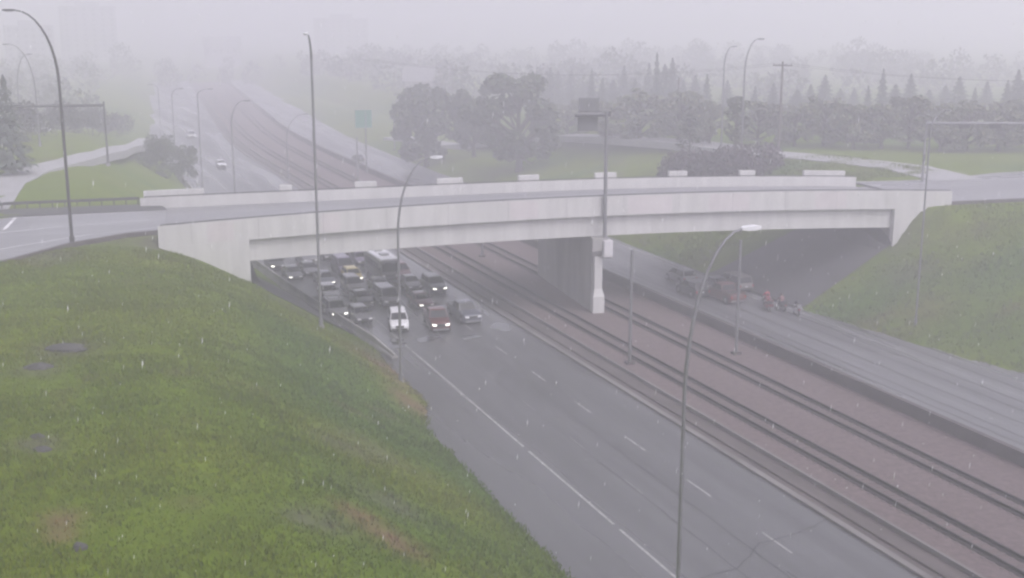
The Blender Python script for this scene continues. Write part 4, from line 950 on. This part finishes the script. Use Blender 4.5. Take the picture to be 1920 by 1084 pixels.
# stones lying on the near slope
for k, (x, y, sx, sy, sz, lab) in enumerate(((.6, 76.1, 2.3, .9, .42, 'long grey bare stone near the top left of the slope'), (-1.0, 72.2, 1.6, .7, .36, 'narrow dark stone left of the long grey stone'), (-1.15, 59.4, .7, .55, .3, 'small grey stone at the left edge of the slope'), (-1.0, 57.6, .8, .5, .26, 'flat dark stone just below the small grey stone'), (.25, 45.7, .5, .45, .3, 'round dark stone low in the left corner of the slope'))):
    r = random.Random(40 + k); mb = MB(); rings = []
    for i in range(7):
        tt = math.pi * (.04 + .92 * i / 6); rings.append([(sx * .6 * math.sin(tt) * math.cos(a) * r.uniform(.8, 1.15), sy * .6 * math.sin(tt) * math.sin(a) * r.uniform(.8, 1.15), -sz * math.cos(tt) * r.uniform(.85, 1.1)) for a in (2 * math.pi * j / 11 for j in range(11))])
    mb.loft(rings); o = mb.build('stone', M['rock'], loc=(x, y, float(terr(x, y)) - .02)); o.rotation_euler = (.12, -.05, R(-24 + 9 * k)); tag(o, lab, 'stone', 'stones on the grass slope')

# ------------------------------------------------------------------ buildings lost in the haze
def building(x, y, rz, W, Dp, H, floors, cols, label, col, pent=True, z=6):
    t = empty('apartment_building', (x, y, z), rz); tag(t, label, 'building', 'buildings in the haze')
    wm = mat('render_' + str(int(x)), col, .85, var=.08, scale=.2)
    wl = MB().box(-W / 2, W / 2, 0, Dp, -6, H).build('wall', wm, t)
    rf = MB(); rf.box(-W / 2 - .2, W / 2 + .2, -.2, Dp + .2, H, H + .6)
    rf = rf.build('roof', wm, t)
    if pent: MB().box(-W * .2, W * .22, Dp * .25, Dp * .8, H + .6, H + 3.2).build('plant_room', wm, rf)
    wme = None; fh = H / floors
    for f in range(floors):
        for c in range(cols):
            if wme is None:
                o = MB().box(-.75, .75, -.06, .02, 0, 1.5).build('window', M['glass'], t); wme = o.data
            else: o = bpy.data.objects.new('window', wme); COL.objects.link(o); o.parent = t
            o.location = (-W / 2 + W * (c + .5) / cols, -.02, f * fh + .9)
building(36, 800, R(3), 32, 20, 31, 10, 6, 'tall pale apartment tower fading into the haze at the upper left', (.3, .3, .31))
building(1, 700, R(3), 24, 18, 20, 6, 6, 'shorter pale block left of the tall tower, almost lost in haze', (.28, .28, .29), z=6)
building(206, 850, R(-12), 38, 20, 24, 7, 7, 'faint wide block above the middle of the bridge, nearly lost in haze', (.3, .3, .31))
hs_ = empty('house', (117, 370, 2), R(-18)); tag(hs_, 'low hazy house with a long roof behind the two big leafy trees', 'house', 'buildings in the haze')
MB().box(-7, 7, 0, 8, -1, 8.5).build('wall', mat('house_wall', (.3, .29, .28), .85, var=.1), hs_)
MB().prism([(-.6, 8.5), (8.6, 8.5), (4, 13.2)], 'x', -7.6, 7.6).build('roof', mat('house_roof', (.2, .2, .205), .8, var=.15), hs_)
for k in range(4): MB().box(-5.6 + 3.2 * k, -4.1 + 3.2 * k, -.06, .02, 5.2, 6.7).build('window', M['glass'], hs_)
hs2 = empty('house', (110, 760, 2), R(-8)); tag(hs2, 'very faint gabled house above the left bridge span', 'house', 'buildings in the haze')
MB().box(-11, 11, 0, 9, -1, 12).build('wall', mat('house_wall_pale', (.3, .3, .3), .85, var=.1), hs2)
MB().prism([(-.6, 12), (9.6, 12), (4.5, 17.5)], 'x', -11.6, 11.6).build('roof', mat('house_roof_pale', (.24, .25, .24), .8, var=.15), hs2)
for k in range(5): MB().box(-9.5 + 4 * k, -8 + 4 * k, -.06, .02, 8, 9.6).build('window', M['glass'], hs2)

# ------------------------------------------------------------------ hail in the air
r = np.random.default_rng(78); n = 800
dd = r.uniform(22, 80, n); aa = R(21.5) + r.uniform(-R(25), R(25), n); X = np.sin(aa) * dd; Yh = np.cos(aa) * dd; Zh = 30 - dd * np.tan(R(12.7)) + r.uniform(-.27, .27, n) * dd
k = Zh > terr(X, Yh) + .4; X, Yh, Zh = X[k], Yh[k], Zh[k]; n = len(X)
ln = r.uniform(.015, .1, n) ** 1.1 * (1 + dd[k] / 60); rd = r.uniform(.0035, .008, n) * (1 + dd[k] / 60)
c = np.stack([X, Yh, Zh], -1); top = c + np.stack([ln * .12, ln * 0, ln], -1); bot = c - np.stack([ln * .12, ln * 0, ln], -1)
q = [c + np.stack([np.cos(a) * rd, np.sin(a) * rd, 0 * rd], -1) for a in (0, 2.09, 4.19)]
Vv = np.stack([top, bot] + q, 1).reshape(-1, 3); b0 = np.arange(n)[:, None] * 5
F = np.concatenate([b0 + np.array(f) for f in ((0, 2, 3), (0, 3, 4), (0, 4, 2), (1, 3, 2), (1, 4, 3), (1, 2, 4))])
ho = arr_mesh('hail', Vv, F, M['hail']); tag(ho, 'white hailstones and raindrops falling through the air in front of the slope and road', 'hail', kind='stuff')

# ------------------------------------------------------------------ haze: one closed box of even air
hz = bpy.data.materials.new('haze_air'); hz.use_nodes = True; nt = hz.node_tree
nt.nodes.remove(nt.nodes['Principled BSDF'])
pv = nt.nodes.new('ShaderNodeVolumePrincipled'); pv.inputs['Color'].default_value = (*HAZE_COL, 1); pv.inputs['Density'].default_value = HAZE_D; pv.inputs['Anisotropy'].default_value = HAZE_G
nt.links.new(pv.outputs[0], nt.nodes['Material Output'].inputs['Volume'])
o = MB().box(-1520, 1520, -220, 1620, -1.2, 44).build('haze', hz); tag(o, 'pale hail mist filling the air', 'haze', kind='stuff')
